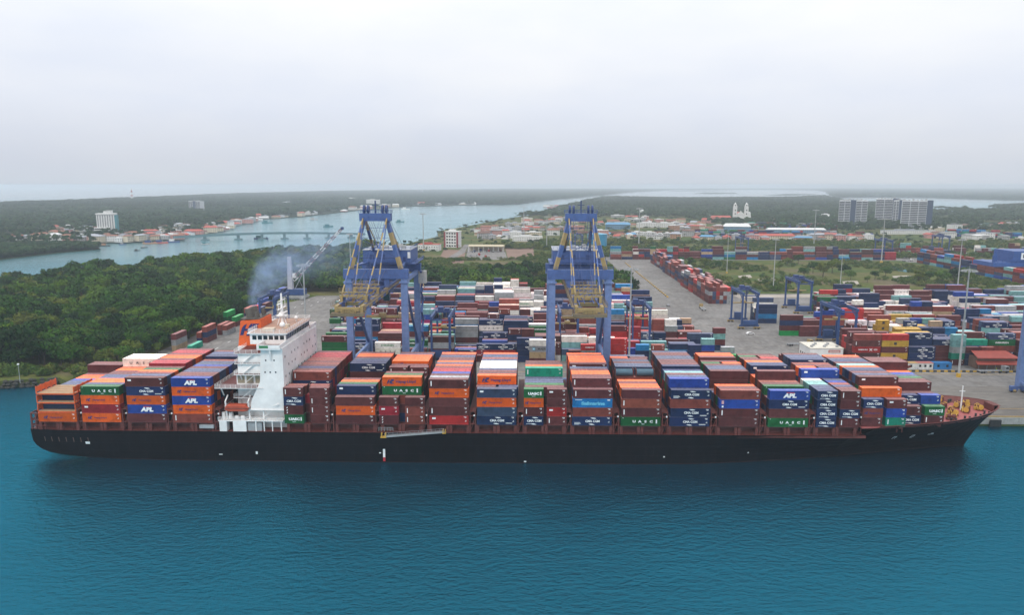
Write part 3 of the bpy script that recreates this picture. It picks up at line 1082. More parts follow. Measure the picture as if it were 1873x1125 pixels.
for k in range(16):
    b.box(127.9, 128.3, -14.6 + k * 1.93, -14.3 + k * 1.93, 11.9, 14.6)
b.obj('breakwater', M['deck_red'], ship)
# stern rail frames
b = MB()
for k in range(14):
    y = -18 + k * 2.75
    b.beam((-157.2, y, DZ), (-157.2, y, DZ + 5.2), .42); 
for z in (1.2, 3.0, 5.1):
    b.beam((-157.2, -18.2, DZ + z), (-157.2, 18.2, DZ + z), .35)
for k in range(4):
    b.beam((-156.9 + k * 1.5, -18.4 - k * .12, DZ), (-156.9 + k * 1.5, -18.4 - k * .12, DZ + 5.2), .35)
for z in (1.2, 3.0, 5.1):
    b.beam((-157.2, -18.3, DZ + z), (-152, -18.8, DZ + z), .3)
b.obj('stern_frame', M['deck_red'], ship)

# hatch covers, stanchions and lashing bridges
BAYS = [-147.9, -133.8, -119.3, -104.9, -69.1, -53.8, -39.4, -24.6, -9.8, 5.15, 19.8, 34.8, 49.8, 64.8, 79.9, 94.8, 109.4, 122.4]
BZ = 12.4
for i, u in enumerate(BAYS):
    hw = 18.9 if i < 16 else (17.6 if i == 16 else 15.2)
    b = MB()
    z0 = DZ - .05 if i < 16 else 11.5
    b.box(u - 6.6, u + 6.6, -hw + 2.2, hw - 2.2, z0, BZ - .08)
    for s in (-1, 1):
        for k, x in enumerate((-5.9, -.55, .55, 5.9)):
            b.box(u + x - .45, u + x + .45, s * (hw - .45) - .5, s * (hw - .45) + .5, z0, BZ - .08)
        b.box(u - 6.4, u + 6.4, s * (hw - .5) - .45, s * (hw - .5) + .45, BZ - .5, BZ - .1)
        b.rail([(u - 6.3, s * (hw + .1), z0), (u + 6.3, s * (hw + .1), z0)], 1.1, .07, 1.6)
    b.obj('hatch_cover', M['deck_red'], ship)
GAPS = [-140.85, -126.5, -112.1, -97.3, -61.5 + .0, -46.6, -32.0, -17.2, -2.3, 12.5, 27.3, 42.3, 57.3, 72.35, 87.35, 102.1, 115.9]
for i, u in enumerate(GAPS):
    hw = 18.9 if u < 100 else (17.9 if u < 110 else 15.6)
    b = MB()
    for k in range(16):
        y = -hw + k * (2 * hw / 15)
        b.box(u - .95, u - .65, y - .14, y + .14, DZ, DZ + 7.0)
        b.box(u + .65, u + .95, y - .14, y + .14, DZ, DZ + 7.0)
    for z in (BZ + .1, BZ + 2.7, DZ + 6.9):
        b.box(u - 1.0, u + 1.0, -hw - .1, hw + .1, z - .12, z + .06)
    for y0 in (-hw, hw):
        b.beam((u - .8, y0, DZ), (u + .8, y0, BZ + 2.6), .16)
    b.rail([(u - .8, -hw - .05, DZ + 7), (u + .8, -hw - .05, DZ + 7)], 1.1, .08, .8)
    b.mat(1); b.blob((u + .5, -hw - .2, DZ + 5.6), (.28, .28, .32), 6, 4)
    b.obj('lashing_bridge', [M['deck_red'], M['white']], ship)

# superstructure
house = MB()
house.extr_y([(-75.9, 16.6), (-75.9, 36.2), (-82.6, 36.2), (-83.4, 25.5), (-86.4, 19.5), (-86.9, 16.6)], -18.4, 18.4)
house.box(-86.9, -76.1, -15.2, 15.2, DZ, 16.6)
house.box(-87.4, -75.7, -18.7, 18.7, 16.35, 16.58)
hs = house.obj('deckhouse', M['ship_white'], ship)
b = MB()
for z, y0, x0 in ((DZ, 14.5, -92.5), (16.4, 14.6, -92.2), (19.9, 14.6, -92), (23.6, 15.2, -92), (27.4, 15.7, -91.2), (30.8, 15.6, -91.0)):
    h = {DZ: 6.4, 16.4: 3.3, 19.9: 3.4, 23.6: 3.5, 27.4: 3.15, 30.8: 3.1}[z]
    b.box(x0, -82, -y0, y0, z, z + h)
b.box(-94.4, -86, -7, 7, DZ, 34.1)
b.obj('aft_deckhouse', M['ship_white'], ship)
for z, y0, x0 in ((16.1, 17.6, -95.5), (19.55, 16.2, -93.0), (23.3, 18.6, -97.8), (27.1, 16.6, -92.3), (30.55, 16.3, -92), (33.9, 16.3, -92)):
    b = MB()
    b.mat(0).box(x0, -82.5, -y0, y0, z, z + .2)
    b.mat(1).box(x0 + .15, -82.5, -y0 + .15, y0 - .15, z + .2, z + .23)
    b.mat(0)
    for s in (-1, 1):
        b.rail([(x0 + .1, s * (y0 - .1), z + .2), (-84.5, s * (y0 - .1), z + .2)], 1.1, .08, 1.5, 3)
    b.rail([(x0 + .1, -y0 + .1, z + .2), (x0 + .1, y0 - .1, z + .2)], 1.1, .08, 2.2, 3)
    for s in (-1, 1):
        b.beam((x0 + 2, s * (y0 - .3), z), (x0 + 2, s * (y0 - 2.2), z - 2.8), .3)
        b.beam((-85.5, s * (y0 - .35), z + .2), (-89.5, s * (y0 - .35), z - 3.1), .6, .12)
    b.obj('deck_gallery', [M['ship_white'], M['deck_red']], ship)
b = MB()                                                       # galleried openings above the boats
for k in range(3):
    b.box(-91.6 + k * 2.8, -89.4 + k * 2.8, -15.25, -15.22, 24.2, 26.6)
b.obj('gallery_window', paint('tan_awning', (.30, .26, .18), .7, .2), ship)
# wheelhouse, wings and roof gear
b = MB()
b.box(-88, -76.6, -12.6, 12.6, 36.2, 39.6)
b.box(-88.6, -76.0, -13.2, 13.2, 39.6, 39.9)
wh = b.obj('wheelhouse', M['ship_white'], ship)
def window(x0, x1, y0, y1, z0, z1):
    b = MB(); b.box(x0, x1, y0, y1, z0, z1); b.obj('window', M['glass'], wh)
for k in range(6):
    window(-87.2 + k * 1.75, -85.9 + k * 1.75, -12.66, -12.58, 37.7, 39.0)
    window(-87.2 + k * 1.75, -85.9 + k * 1.75, 12.58, 12.66, 37.7, 39.0)
for k in range(14):
    window(-76.64, -76.55, -12 + k * 1.74, -10.6 + k * 1.74, 37.6, 39.1)
for s in (-1, 1):
    b = MB()
    y0, y1 = (-19.6, -12.6) if s < 0 else (12.6, 19.6)
    b.mat(0).box(-83.4, -76.2, y0, y1, 35.9, 36.3)
    b.box(-83.4, -83.2, y0, y1, 36.3, 37.5); b.box(-76.4, -76.2, y0, y1, 36.3, 37.5); b.box(-83.2, -76.4, s * 19.6 - .1, s * 19.6 + .1, 36.3, 37.5)
    b.beam((-79.5, s * 19.3, 36), (-79.5, s * 18.4, 32.6), .5)
    b.mat(1).box(-83.1, -76.5, y0 + .2, y1 - .2, 36.3, 36.34)
    b.mat(2).box(-82.6, -79.8, s * 19.72 - .02, s * 19.72 + .02, 36.5, 37.3)
    b.obj('bridge_wing', [M['ship_white'], M['deck_red'], paint('green_panel', (.03, .2, .07), .5, .1)], ship)
b = MB()
b.box(-87.9, -76.1, -12.9, 12.9, 39.9, 39.95)
b.mat(1)
b.rail([(-88.3, -13, 39.95), (-76.3, -13, 39.95), (-76.3, 13, 39.95), (-88.3, 13, 39.95), (-88.3, -13, 39.95)], 1.1, .09, 1.8, 3)
b.obj('monkey_island', [paint('monkey_island_deck', (.40, .24, .17), .7, .3), M['ship_white']], ship)
b = MB()
b.tube((-82, 1, 39.9), (-82, 1, 50.5), .55, .3); b.box(-82.2, -81.8, -2.6, 4.6, 45.4, 45.7); b.box(-82.15, -81.85, -1.6, 3.6, 48, 48.25)
b.box(-83.6, -80.4, -.2, 2.2, 43, 43.2); b.box(-81.4, -80.9, -1.4, 3.4, 44, 44.25); b.box(-84, -83.5, 2, 5, 46.4, 46.6)
b.beam((-82, -2.4, 45.6), (-82, -2.4, 48.4), .14); b.beam((-82, 4.4, 45.6), (-82, 4.4, 48.4), .14)
b.beam((-83.6, .5, 39.9), (-82, 1, 45), .22); b.beam((-80.4, .5, 39.9), (-82, 1, 45), .22)
b.obj('radar_mast', M['ship_white'], ship)
for x, y, z, r in ((-79, -8, 41.6, .95), (-85, 9, 41.8, 1.05), (-79, 6, 41.4, .7)):
    b = MB(); b.tube((x, y, 39.9), (x, y, z - r * .5), .2); b.blob((x, y, z), (r, r, r), 10, 7); b.obj('satellite_dome', M['ship_white'], ship, smooth=True)
b = MB(); b.box(-84.5, -81, -11, -8.4, 39.95, 40.9); b.box(-80, -78.2, -4.5, -3, 39.95, 41); b.obj('roof_locker', [paint('roof_locker', (.62, .52, .40), .6, .3)], ship)
# side wall portholes of the house
b = MB()
for x, z in ((-81.2, 32.4), (-78.6, 32.4), (-80.0, 28.6), (-78.3, 28.6), (-81.6, 28.6)):
    b.box(x - .22, x + .22, -18.44, -18.38, z - .22, z + .22)
for lev in range(6):
    z = 17.2 + lev * 3.1
    for k in range(11):
        if (k * 7 + lev * 5) % 4 != 0:
            b.box(-75.92, -75.86, -16.5 + k * 3.25, -16.0 + k * 3.25, z, z + .75)
b.obj('porthole', M['glass'], hs)
# funnel with emblem
b = MB()
fx0, fx1, fy = -94.9, -87.0, 5.4
vs = [(fx0, -fy, 33), (fx1, -fy, 33), (fx1, fy, 33), (fx0, fy, 33), (fx0 + 1.2, -fy + .3, 42.2), (fx1 - .1, -fy + .3, 42.8), (fx1 - .1, fy - .3, 42.8), (fx0 + 1.2, fy - .3, 42.2)]
b.add(vs, [(0, 3, 2, 1), (0, 1, 5, 4), (1, 2, 6, 5), (2, 3, 7, 6), (3, 0, 4, 7), (4, 5, 6, 7)])
fn = b.obj('funnel', M['funnel'], ship)
s = Sign(); hl_mark(s, 0, 0, 4.0, 0); em = s.obj('emblem', [M['navy_letter']], fn, (-90.6, -5.27, 39.4)); em.rotation_euler = (-.03, 0, 0)
b = MB()
b.box(-93.8, -87.6, -4.8, 4.8, 42.75, 43.0)
for x, y, r in ((-91.2, -2.4, 1.25), (-91.2, 2.0, 1.25)):
    b.tube((x, y, 42.6), (x - .8, y, 45.9), r, r * .95, 12)
for x, y in ((-88.7, -2), (-88.4, 1.4), (-89, 4), (-88.6, -4)):
    b.tube((x, y, 42.6), (x - .3, y, 45), .45, n=8)
b.obj('exhaust_pipe', [paint('sooty_steel', (.10, .085, .07), .6, .4)], fn)
b = MB()                                                        # white boat-deck structure at the ship's side
b.box(-97, -76.5, -19.3, -14.4, 12.9, 13.2)
for x0, x1 in ((-96.6, -94.3), (-92.3, -88.2)):
    b.box(x0, x1, -19.45, -17.2, DZ, 13.3)
for x in (-85.2, -82.6, -80, -77.2):
    b.box(x - .15, x + .15, -19.2, -18.9, DZ, 12.9)
b.rail([(-97, -19.2, 13.2), (-76.6, -19.2, 13.2)], 1.1, .09, 1.7, 3)
b.box(-91.8, -90.7, -18.8, -18, 13.3, 14.5); b.box(-90, -88.9, -18.8, -18, 13.3, 14.5)
for x in (-94.6, -87.4):
    b.beam((x, -17.8, 13.2), (x, -18.6, 19.2), .4); b.beam((x, -18.6, 19.2), (x, -16.4, 20.6), .35)
b.beam((-83, -17.8, 13.2), (-83, -17.8, 16.5), .45); b.beam((-83, -17.8, 16.2), (-77.8, -18.6, 18.4), .3); b.beam((-83, -17.8, 14), (-77.8, -18.6, 18.2), .2)
for x in (-95.8, -93.6):
    b.tube((x, -17.5, 13.2), (x, -17.5, 15.4), .7, .6, 10)
b.obj('boat_deck', M['ship_white'], ship)
b = MB(); b.box(-103, -98.5, -19.4, -18.5, 10.6, 11.7); b.box(-87.8, -83.5, -18.9, -17.5, DZ, 12.4); b.obj('deck_store', M['steel'], ship)
# lifeboat hanging in its davits
lb = empty('lifeboat', port(-91.0, SV - 18.0, 16.0), -YAW, 'closed orange-red lifeboat hanging in davits beside the white superstructure', 'lifeboat')
b = MB()
prof = [(-3.9, .9), (-3.6, .35), (-2.6, 0), (2.4, 0), (3.5, .3), (3.9, 1.0), (3.3, 1.5), (2.6, 2.1), (-2.9, 2.2), (-3.6, 1.6)]
n = len(prof)
vs = []
for y, k in ((-1.3, .80), (-.9, 1.0), (.9, 1.0), (1.3, .80)):
    vs += [(x * (.9 + .1 * k), y, 1.05 + (z - 1.05) * k) for x, z in prof]
fs = [tuple(range(n)), tuple(range(4 * n - 1, 3 * n - 1, -1))]
for r in range(3):
    fs += [(r * n + k, (r + 1) * n + k, (r + 1) * n + (k + 1) % n, r * n + (k + 1) % n) for k in range(n)]
b.add(vs, fs); b.obj('hull', M['boat_orange'], lb)
b = MB(); b.box(-3.95, 3.95, -1.36, 1.36, 1.02, 1.14); b.obj('fender_strake', M['dark'], lb)
# accommodation ladder lying along the side
gw = empty('gangway', port(-34, SV - 20.2, 9.6), -YAW, 'long grey accommodation ladder with yellow ends stowed along the black hull', 'gangway')
a, c_ = Vector((-10.5, 0, -.9)), Vector((8, 0, .7))
b = MB()
for y in (-.45, .45):
    b.beam(a + Vector((0, y, 0)), c_ + Vector((0, y, 0)), .09, .42)
for k in range(34):
    p = a.lerp(c_, k / 33); b.box(p.x - .15, p.x + .15, -.42, .42, p.z - .03, p.z + .03)
b.obj('stair_flight', M['steel'], gw)
b = MB(); b.rail([a + Vector((0, -.45, .2)), c_ + Vector((0, -.45, .2))], 1.0, .06, 1.3); b.obj('handrail', M['steel'], gw)
b = MB(); b.box(-11.8, -10.0, -.7, .6, -1.2, -.85); b.box(-11.6, -11.3, -.6, .5, -.85, .3); b.box(-10.4, -10.1, -.6, .5, -.85, .3); b.box(7.5, 8.6, -.7, .6, .3, .55); b.box(7.6, 7.8, -.6, .5, .55, 1.5); b.box(8.3, 8.5, -.6, .5, .55, 1.5)
b.obj('end_platform', M['winch_yellow'], gw)
b = MB(); b.rail([(-12.5, .5, .6), (-8, .5, .6)], 1.2, .09, .8); b.obj('boarding_rail', M['steel'], gw)

# ------------------------------------------------------------------ cargo on the ship
# per bay: outer-row stacks bottom to top, then rows inward "<tiers><colour(s)>"
CARGO = [
    ([[('o', 'hl')]], 'F3 F3 F3 3s 3s 3s 3b 3o 3o 3m 4m 4m .'),
    ([[('o', 'hl'), ('c', 'box'), ('o', 'hl'), ('g', 'uasc')]], '4s 4o 4o 4s 4s 4m 4m 4o 4o 5w:uasc_grey 5w 5w 4m 4g'),
    ([[('m', 'code'), ('b', 'apl'), ('o', 'hl'), ('n', 'cma'), ('m', 'box')]], '5s 5m 5o 5g 5m 6c 6c 6m 6o 6o 6m 6c 6c 6m'),
    ([[('r', 'bar'), ('o', 'hl'), ('b', 'apl'), ('o', 'hl'), ('b', 'apl')]], '5m 5m 5s 5s 5m 5b 5s 5s 5r 6n 6s 6s 6m 5m'),
    ([[('g', 'uasc'), ('m', 'dots'), ('n', 'cma'), ('m', 'bar')], [('m', 'code'), ('m', 'bar'), ('m', 'bar'), ('m', 'code')]], '4rr TT3 6r:bar,cma 6m 6n 6m 6r 6m 6r 6r 7c 7c 7c 7m'),
    ([[('m', 'code'), ('o', 'hl'), ('m', 'code')]], '4n:box 4g 4o 4m 3m 3m 3r 5n:cma 5n 5s 5m 5o 5o 5m'),
    ([[('m', 'dots'), ('c', 'box'), ('m', 'code')], [('r', 'bar'), ('r', 'bar'), ('m', 'code')]], '5o:hl_big,uasc 5g 5m 4m 4m 5mm:bar 5m 6o:hl_big 6o 6o 6o 5m 5s 5m'),
    ([[('R', 'box'), ('m', 'bar'), ('m', 'code'), ('o', 'hl'), ('m', 'bar')]], '5e 5m 5b 5c 5c 5m 5o 5s 5o 5m 5m 5s 5m 5o'),
    ([[('n', 'cma'), ('s', 'code'), ('o', 'hl'), ('s', 'box')]], '4mn:bar,cma 5o:hl_big 5m 5m 5s 5w 5w 5w 5w 5s 5r 5s 5s 5o'),
    ([[('n', 'cma'), ('m', 'bar'), ('o', 'hl'), ('g', 'uasc')], [('m', 'bar'), ('R', 'box'), ('m', 'code'), ('m', 'box')]], '4m 4g 4s 4s 4n 5t:bar 5o 5m 4m 4m 4s 4m 4m 4m'),
    ([[('n', 'cma_left'), ('r', 'code'), ('k', 'safmarine'), ('m', 'bar')]], '5m:bar 5m 5o 5o 5m 5s 6m:box 6o 6o 6o 6o 5m 5m 5o'),
    ([[('g', 'uasc'), ('m', 'bar'), ('r', 'bar'), ('m', 'code')]], '4o 4o 4m 4o 3m TT4 5s 5s 5m 5s 5m 5om:bar 5s 4m'),
    ([[('n', 'cma'), ('n', 'cma'), ('r', 'code'), ('n', 'cma_left')]], '5b 5s 5m 5a 5n 6n 6m 6m 6m 6s 6s 6m 6m 6s'),
    ([[('m', 'code'), ('m', 'bar'), ('b', 'pink_box'), ('r', 'code')]], '4m 4o 3sm 3m 5m 5s 5s 5m 5go 5m 6m 6o 6o 5m'),
    ([[('g', 'uasc'), ('m', 'code'), ('n', 'cma'), ('b', 'apl')]], '3m 4g:uasc 4m 4r 5m 4o 4o 5n:box 5s 5o 5m 5mR:code,box 5gr 5m'),
    ([[('n', 'cma')] * 4, [('m', 'bar'), ('n', 'cma'), ('m', 'code'), ('m', 'bar')]], '4sm 4ss 4ar 4ab 4ws 5b:box 5om 5m 5r 6n:cma 6s 6s 6m 5m'),
    ([[('m', 'code'), ('r', 'hl'), ('n', 'cma')], [('t', 'bar'), ('b', 'code'), ('m', 'box')]], '4o 5m:box 5s 5m 5n:box 5s 5o 5a 5m 5n 5s 5m 5o'),
    ([[('n', 'cma'), ('m', 'code')], [('m', 'bar'), ('g', 'uasc')]], '3nb:cma,code 3m 4m:bar 4m 4g 4s 4b 4o 5m 5m 5m'),
]
BAYN = [nth(i + 1) for i in range(18)]
TP = 2.9
low = MB()                                       # ship frame; containers buried in the stow
dark_pool = ['m', 'm', 'm', 'n', 's', 'r', 'd', 'o', 'g', 'c']
GR = 'containers stacked on the ship'


def what(c, letter):
    t_ = CC[c][0]
    return t_ + ' container' + (' with ' + WRITES[letter] if letter in WRITES else '')


def cut(lbl):
    return ' '.join(lbl.split()[:16])


for bi, (front, rows) in enumerate(CARGO):
    u0 = BAYS[bi]
    v0 = 218.0 + 1.35 + (0 if bi < 16 else (1.2 if bi == 16 else 3.6))
    pair = len(front) == 2
    for si, stk in enumerate(front):
        du = 0 if not pair else (-3.35, 3.75)[si] * (1.15 if bi in (4, 6) else 1)
        for ti, (c, lt) in enumerate(stk):
            half = '' if not pair else (' aft' if si == 0 else ' forward')
            lbl = '%s, %s tier, outer%s stack, %s bay from the stern' % (what(c, lt).replace(' container', ' short container' if pair else ' container'), nth(ti + 1), half, BAYN[bi])
            lt2 = lt
            if pair and lt in ('cma', 'hl', 'uasc', 'bar', 'box', 'code', 'dots'):
                lt2 = lt + '_short'
            container(20 if pair else 40, c, u0 + du + (.15 * (ti % 2) if not pair else 0), v0, BZ + ti * TP, lt2, cut(lbl), GR)
    prev = len(front[0])
    if bi == 0:
        for ti in range(1, 4):
            flat_rack(u0, v0, BZ + ti * TP - (0 if ti < 3 else 0), 'orange flat rack with plank floor, tier %s of the outer stack at the stern' % ['', 'two', 'three', 'four'][ti], 'flat racks at the stern')
        prev = 3
    for ri, spec in enumerate(rows.split()):
        v = v0 + 2.5 * (ri + 1)
        if spec == '.':
            prev = 0; continue
        if spec[0] == 'F':
            flat_rack(u0, v, BZ + 3 * TP, 'orange flat rack with plank floor, row %s from the water at the stern' % ['', 'two', 'three', 'four'][ri + 1], 'flat racks at the stern')
            for ti in range(3):
                low.col = CC[R.choice(dark_pool)][1]
                low.cbox((u0, v - SV, BZ + ti * TP + 1.43), (12.1, 2.4, 2.86))
            prev = 3; continue
        body, _, lets = spec.partition(':')
        lets = lets.split(',') if lets else []
        if body.startswith('TT'):
            n_ = int(body[2])
            for si, du in enumerate((-3.4, 3.4)):
                tank(u0 + du, v, BZ + n_ * TP, 'dark teal tank container lying %s of the pair on the %s bay from the stern' % (('aft', 'forward')[si], BAYN[bi]), 'tank containers on the ship')
            for ti in range(n_):
                low.col = CC[R.choice(dark_pool)][1]
                low.cbox((u0, v - SV, BZ + ti * TP + 1.43), (12.1, 2.4, 2.86))
            prev = n_ + .5
            continue
        n_ = int(body[0]); cs = body[1:]; lift = 0.0
        if n_ > 5: lift = .9 + .1 * (n_ - 6); n_ = 5
        if bi == 4 and n_ == 5: lift *= .3
        show = max(1, min(n_, int(math.ceil(n_ + lift / TP - prev - .12))))
        for k in range(show):
            ti = n_ - 1 - k
            for si, c in enumerate(cs if (len(cs) == 2 and k == 0) else cs[0]):
                two = len(cs) == 2 and k == 0
                c2 = c if k == 0 else {'hl_big': 'o', 'uasc': 'g', 'cma': 'n'}.get(lets[k] if k < len(lets) else '', R.choice(['m', 'n', 's', 'r', 'm']))
                lt = (lets[si] if two and si < len(lets) else lets[0] if two and lets else lets[k] if k < len(lets) else None)
                if lt is None and ri < 2: lt = 'code'
                if two: lbl = '%s short container, %s half, top of row %s inboard, %s bay from stern' % (CC[c2][0], ('aft', 'forward')[si], ['', 'one', 'two', 'three', 'four', 'five', 'six', 'seven', 'eight', 'nine', 'ten', 'eleven', 'twelve', 'thirteen', 'fourteen', 'fifteen'][ri + 1], BAYN[bi])
                else: lbl = '%s container %s the %s row from the water, %s bay from the stern' % (CC[c2][0], 'on top of' if k == 0 else 'under the top one in' if k == 1 else 'third down in', nth(ri + 2), BAYN[bi])
                container(20 if two else 40, c2, u0 + (0 if not two else (-3.35, 3.6)[si]), v, BZ + ti * TP + lift, lt, cut(lbl), GR)
        for ti in range(n_ - show):
            low.col = CC[R.choice(dark_pool)][1]; tp = TP + lift / max(1, n_ - show)
            low.cbox((u0, v - SV, BZ + ti * tp + tp / 2 - .02), (12.1, 2.4, tp - .04))
        prev = n_ + lift / TP
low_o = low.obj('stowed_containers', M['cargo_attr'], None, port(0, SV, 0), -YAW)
tag(low_o, 'lower tiers of containers buried in the stow behind the outer stacks', None, None, 'stuff')

# ------------------------------------------------------------------ quay cranes
M['crane_light'] = paint('pale_blue_crane_paint', (.135, .205, .40), .45, .25)


def striped(b, a, c, w_, h_, n, first=0):
    """beam in alternating blue and yellow lengths (materials 0 and 1)"""
    a = Vector(a); c = Vector(c)
    for k in range(n):
        b.mat((k + first) % 2)
        b.beam(a.lerp(c, k / n), a.lerp(c, (k + 1) / n), w_, h_)
    b.mat(0)


BY = [M['crane_blue'], M['crane_yellow']]
GAUGE = 30.0


def make_sts():
    o = empty('quay_crane', (0, 0, 0), -YAW)
    X = 10.1
    for sx in (-1, 1):
        for y in (0, GAUGE):
            b = MB(); b.beam((sx * X, y, 2.6), (sx * X, y, 49.6), 2.5, 2.1, 2.3, 1.9)
            for z in (6, 16, 28, 40):
                b.beam((sx * X, y, z), (sx * X, y, z + .12), 2.62, 2.22)
            b.cbox((sx * X, y, 48.3), (3.4, 2.8, .5))
            leg = b.obj('leg', M['crane_light'], o)
            b = MB()
            b.mat(0).box(sx * X - 3.6, sx * X + 3.6, y - .7, y + .7, 1.5, 2.6)
            for k in (-2.2, 2.2):
                b.box(sx * X + k - 1.4, sx * X + k + 1.4, y - .6, y + .6, .7, 1.5)
                b.mat(1)
                for q in (-.8, .8):
                    b.tube((sx * X + k + q, y - .45, .42), (sx * X + k + q, y + .45, .42), .42, n=8)
                b.mat(2).box(sx * X + k - .5, sx * X + k + .5, y - 1.1, y - .6, .5, 1.3)
                b.mat(0)
            b.obj('bogie', [M['crane_blue'], M['dark'], M['crane_yellow']], leg)
    for y, z0 in ((0, 49.6), (GAUGE, 48.6)):
        b = MB(); b.box(-X - 1.7, X + 1.7, y - 1.15, y + 1.15, z0, z0 + 3.4)
        for k in range(9):
            b.box(-X + k * 2.5 - .05, -X + k * 2.5 + .05, y - 1.22, y + 1.22, z0 + .05, z0 + 3.3)
        b.obj('portal_beam', M['crane_blue'], o)
    for y in (0, GAUGE):
        b = MB(); b.box(-X + 1.3, X - 1.3, y - .7, y + .7, 2.8, 4.6); b.obj('sill_beam', M['crane_light'], o)
    for sx in (-1, 1):
        b = MB(); b.beam((sx * X, 1, 18.6), (sx * X, GAUGE - 1, 18.6), 1.1, 1.5); b.obj('tie_beam', M['crane_light'], o)
        b = MB(); b.beam((sx * X, 1, 48.6), (sx * X, GAUGE - 1, 48.6), 1.2, 1.6)
        b.obj('tie_beam', M['crane_light'], o)
        b = MB(); b.beam((sx * X, 1.1, 47.5), (sx * X, GAUGE - 1, 20.0), .9); b.obj('brace', M['crane_blue'], o)
        b = MB(); b.beam((sx * X, 1.1, 17.6), (sx * X, 15, 4.4), .8); b.beam((sx * X, 15, 4.4), (sx * X, GAUGE - 1.1, 17.6), .8); b.beam((sx * X, 1, 4), (sx * X, GAUGE - 1, 4), .8, 1.0); b.obj('brace', M['crane_light'], o)
    # boom
    b = MB()
    gx = 3.9
    for sx in (-1, 1):
        striped(b, (sx * gx, -42, 45.4), (sx * gx, -1, 45.4), 1.0, 2.0, 9, 1)
        b.beam((sx * gx, -1, 45.6), (sx * gx, 46, 45.6), 1.0, 2.0)
    b.mat(1)
    for y in (-42, -31, -19, -7):
        b.beam((-gx + .5, y, 45.4), (gx - .5, y, 45.4), .9, 1.2)
    b.mat(0)
    for y in (4, 16, 28, 40, 46):
        b.beam((-gx + .5, y, 45.6), (gx - .5, y, 45.6), .9, 1.4)
    for y in (0, GAUGE):
        for sx in (-1, 1):
            b.box(sx * gx - .9, sx * gx + .9, y - .8, y + .8, 46.6, 49.6)
    b.obj('boom', BY, o)
    b = MB()                                                    # walkways, reeving frames, sheaves along the boom
    for sx in (-1, 1):
        x = sx * (gx + 1.2)
        b.box(x - .45, x + .45, -42, 44, 46.2, 46.28)
        b.rail([(x + sx * .42, -42, 46.3), (x + sx * .42, 44, 46.3)], 1.2, .07, 2.0, 2)
        b.rail([(x - sx * .4, -41, 46.3), (x - sx * .4, -3, 46.3)], 1.2, .06, 2.6, 1)
    b.box(-gx - 1.3, gx + 1.3, -44.2, -41.4, 44.2, 44.4)
    b.rail([(-gx - 1.3, -41.2, 44.4), (-gx - 1.3, -44.2, 44.4), (gx + 1.3, -44.2, 44.4), (gx + 1.3, -41.2, 44.4)], 1.2, .08, 1.3, 2)
    b.box(-gx - 1.3, gx + 1.3, -44.3, -44.1, 43.5, 44.2)
    b.obj('boom_walkway', M['walkway'], o)
    b = MB()
    for y in (-35, -17):
        b.mat(1).box(-gx - .6, gx + .6, y - .4, y + .4, 48.2, 48.7); b.box(-gx - .6, gx + .6, y - .35, y + .35, 49.5, 49.8)
        for q in range(5): b.beam((-gx + q * 1.56, y, 48.6), (-gx + q * 1.56 + 1.5, y, 49.6), .25)
        for sx in (-1, 1):
            b.box(sx * gx - .4, sx * gx + .4, y - .45, y + .45, 46.4, 48.2)
            b.mat(0).box(sx * gx - .7, sx * gx + .7, y + 1, y + 2.6, 46.5, 48.6)
            b.mat(1)
        b.rail([(-gx - .6, y - .5, 49.8), (gx + .6, y - .5, 49.8)], 1.1, .1, 1.4, 2)
    for k in range(9):
        y = -30 + k * 2.6
        b.mat(k % 3 == 0).beam((-2.6 + (k % 3) * .9, y, 46.8), (2.4 - (k % 2) * .8, y + 1.2, 47.2 + (k % 3) * .7), .28)
        b.mat(1).beam((-3.2, y, 46.4), (-3.2, y, 48.2), .2)
    b.mat(0)
    for k in range(4):
        b.tube((-2.2 + k * 1.3, -12, 47.3), (-1.6 + k * 1.3, -12, 47.3), .9, n=10)
    for sx in (-1, 1):
        b.mat(0).beam((sx * 2.9, -41, 46.8), (sx * 2.9, -2, 47.0), .25)
        b.beam((sx * 1.4, -41, 47.3), (sx * 1.4, -2, 47.4), .18)
    b.mat(1)
    for k in range(14):
        b.box(-3 + R.uniform(0, 5), -2.4 + R.uniform(0, 5), -43.6 + R.uniform(0, 1), -42.6 + R.uniform(0, 1), 44.45, 45.1)
    b.obj('boom_rigging', BY, o)
    # apex frame
    b = MB()
    for sx in (-1, 1):
        striped(b, (sx * 9.0, 0, 53), (sx * 4.2, 1.5, 70.4), 1.35, 1.35, 4, 1)
        striped(b, (sx * 5.2, GAUGE - 2, 52), (sx * 4.0, 3.0, 70.4), .9, .9, 5, 1)
        b.beam((sx * 9.0, 1, 53.6), (sx * 6.4, GAUGE - 3, 53.0), .8)
    b.box(-5.6, 5.6, .3, 3.6, 70.2, 73.0)
    b.rail([(-5.8, .2, 73), (5.8, .2, 73), (5.8, 3.7, 73), (-5.8, 3.7, 73)], 1.1, .09, 1.4, 2)
    b.obj('apex_frame', BY, o)
    b = MB()
    for x in (-4.0, -2.6, 2.6, 4.0):
        b.tube((x - .35, 1.9, 74.4), (x + .35, 1.9, 74.4), 1.45, n=12)
    b.box(-.2, .2, 1.6, 2.2, 73, 77.5); b.box(-1.2, 1.2, 1.7, 2.1, 75.8, 76.0)
    b.obj('apex_sheave', M['crane_dark'], o)
    for sx in (-1, 1):
        for ya, za, n in ((-34.5, 48.8, 9), (-16.5, 48.8, 6)):
            b = MB(); striped(b, (sx * 4.3, 1.0, 71.5), (sx * gx, ya, za), .38, .38, n, 1); b.obj('forestay', BY, o)
        b = MB(); striped(b, (sx * 4.2, 3, 71.5), (sx * gx, 44, 46.8), .34, .34, 5, 0); b.obj('backstay', BY, o)
    b = MB()
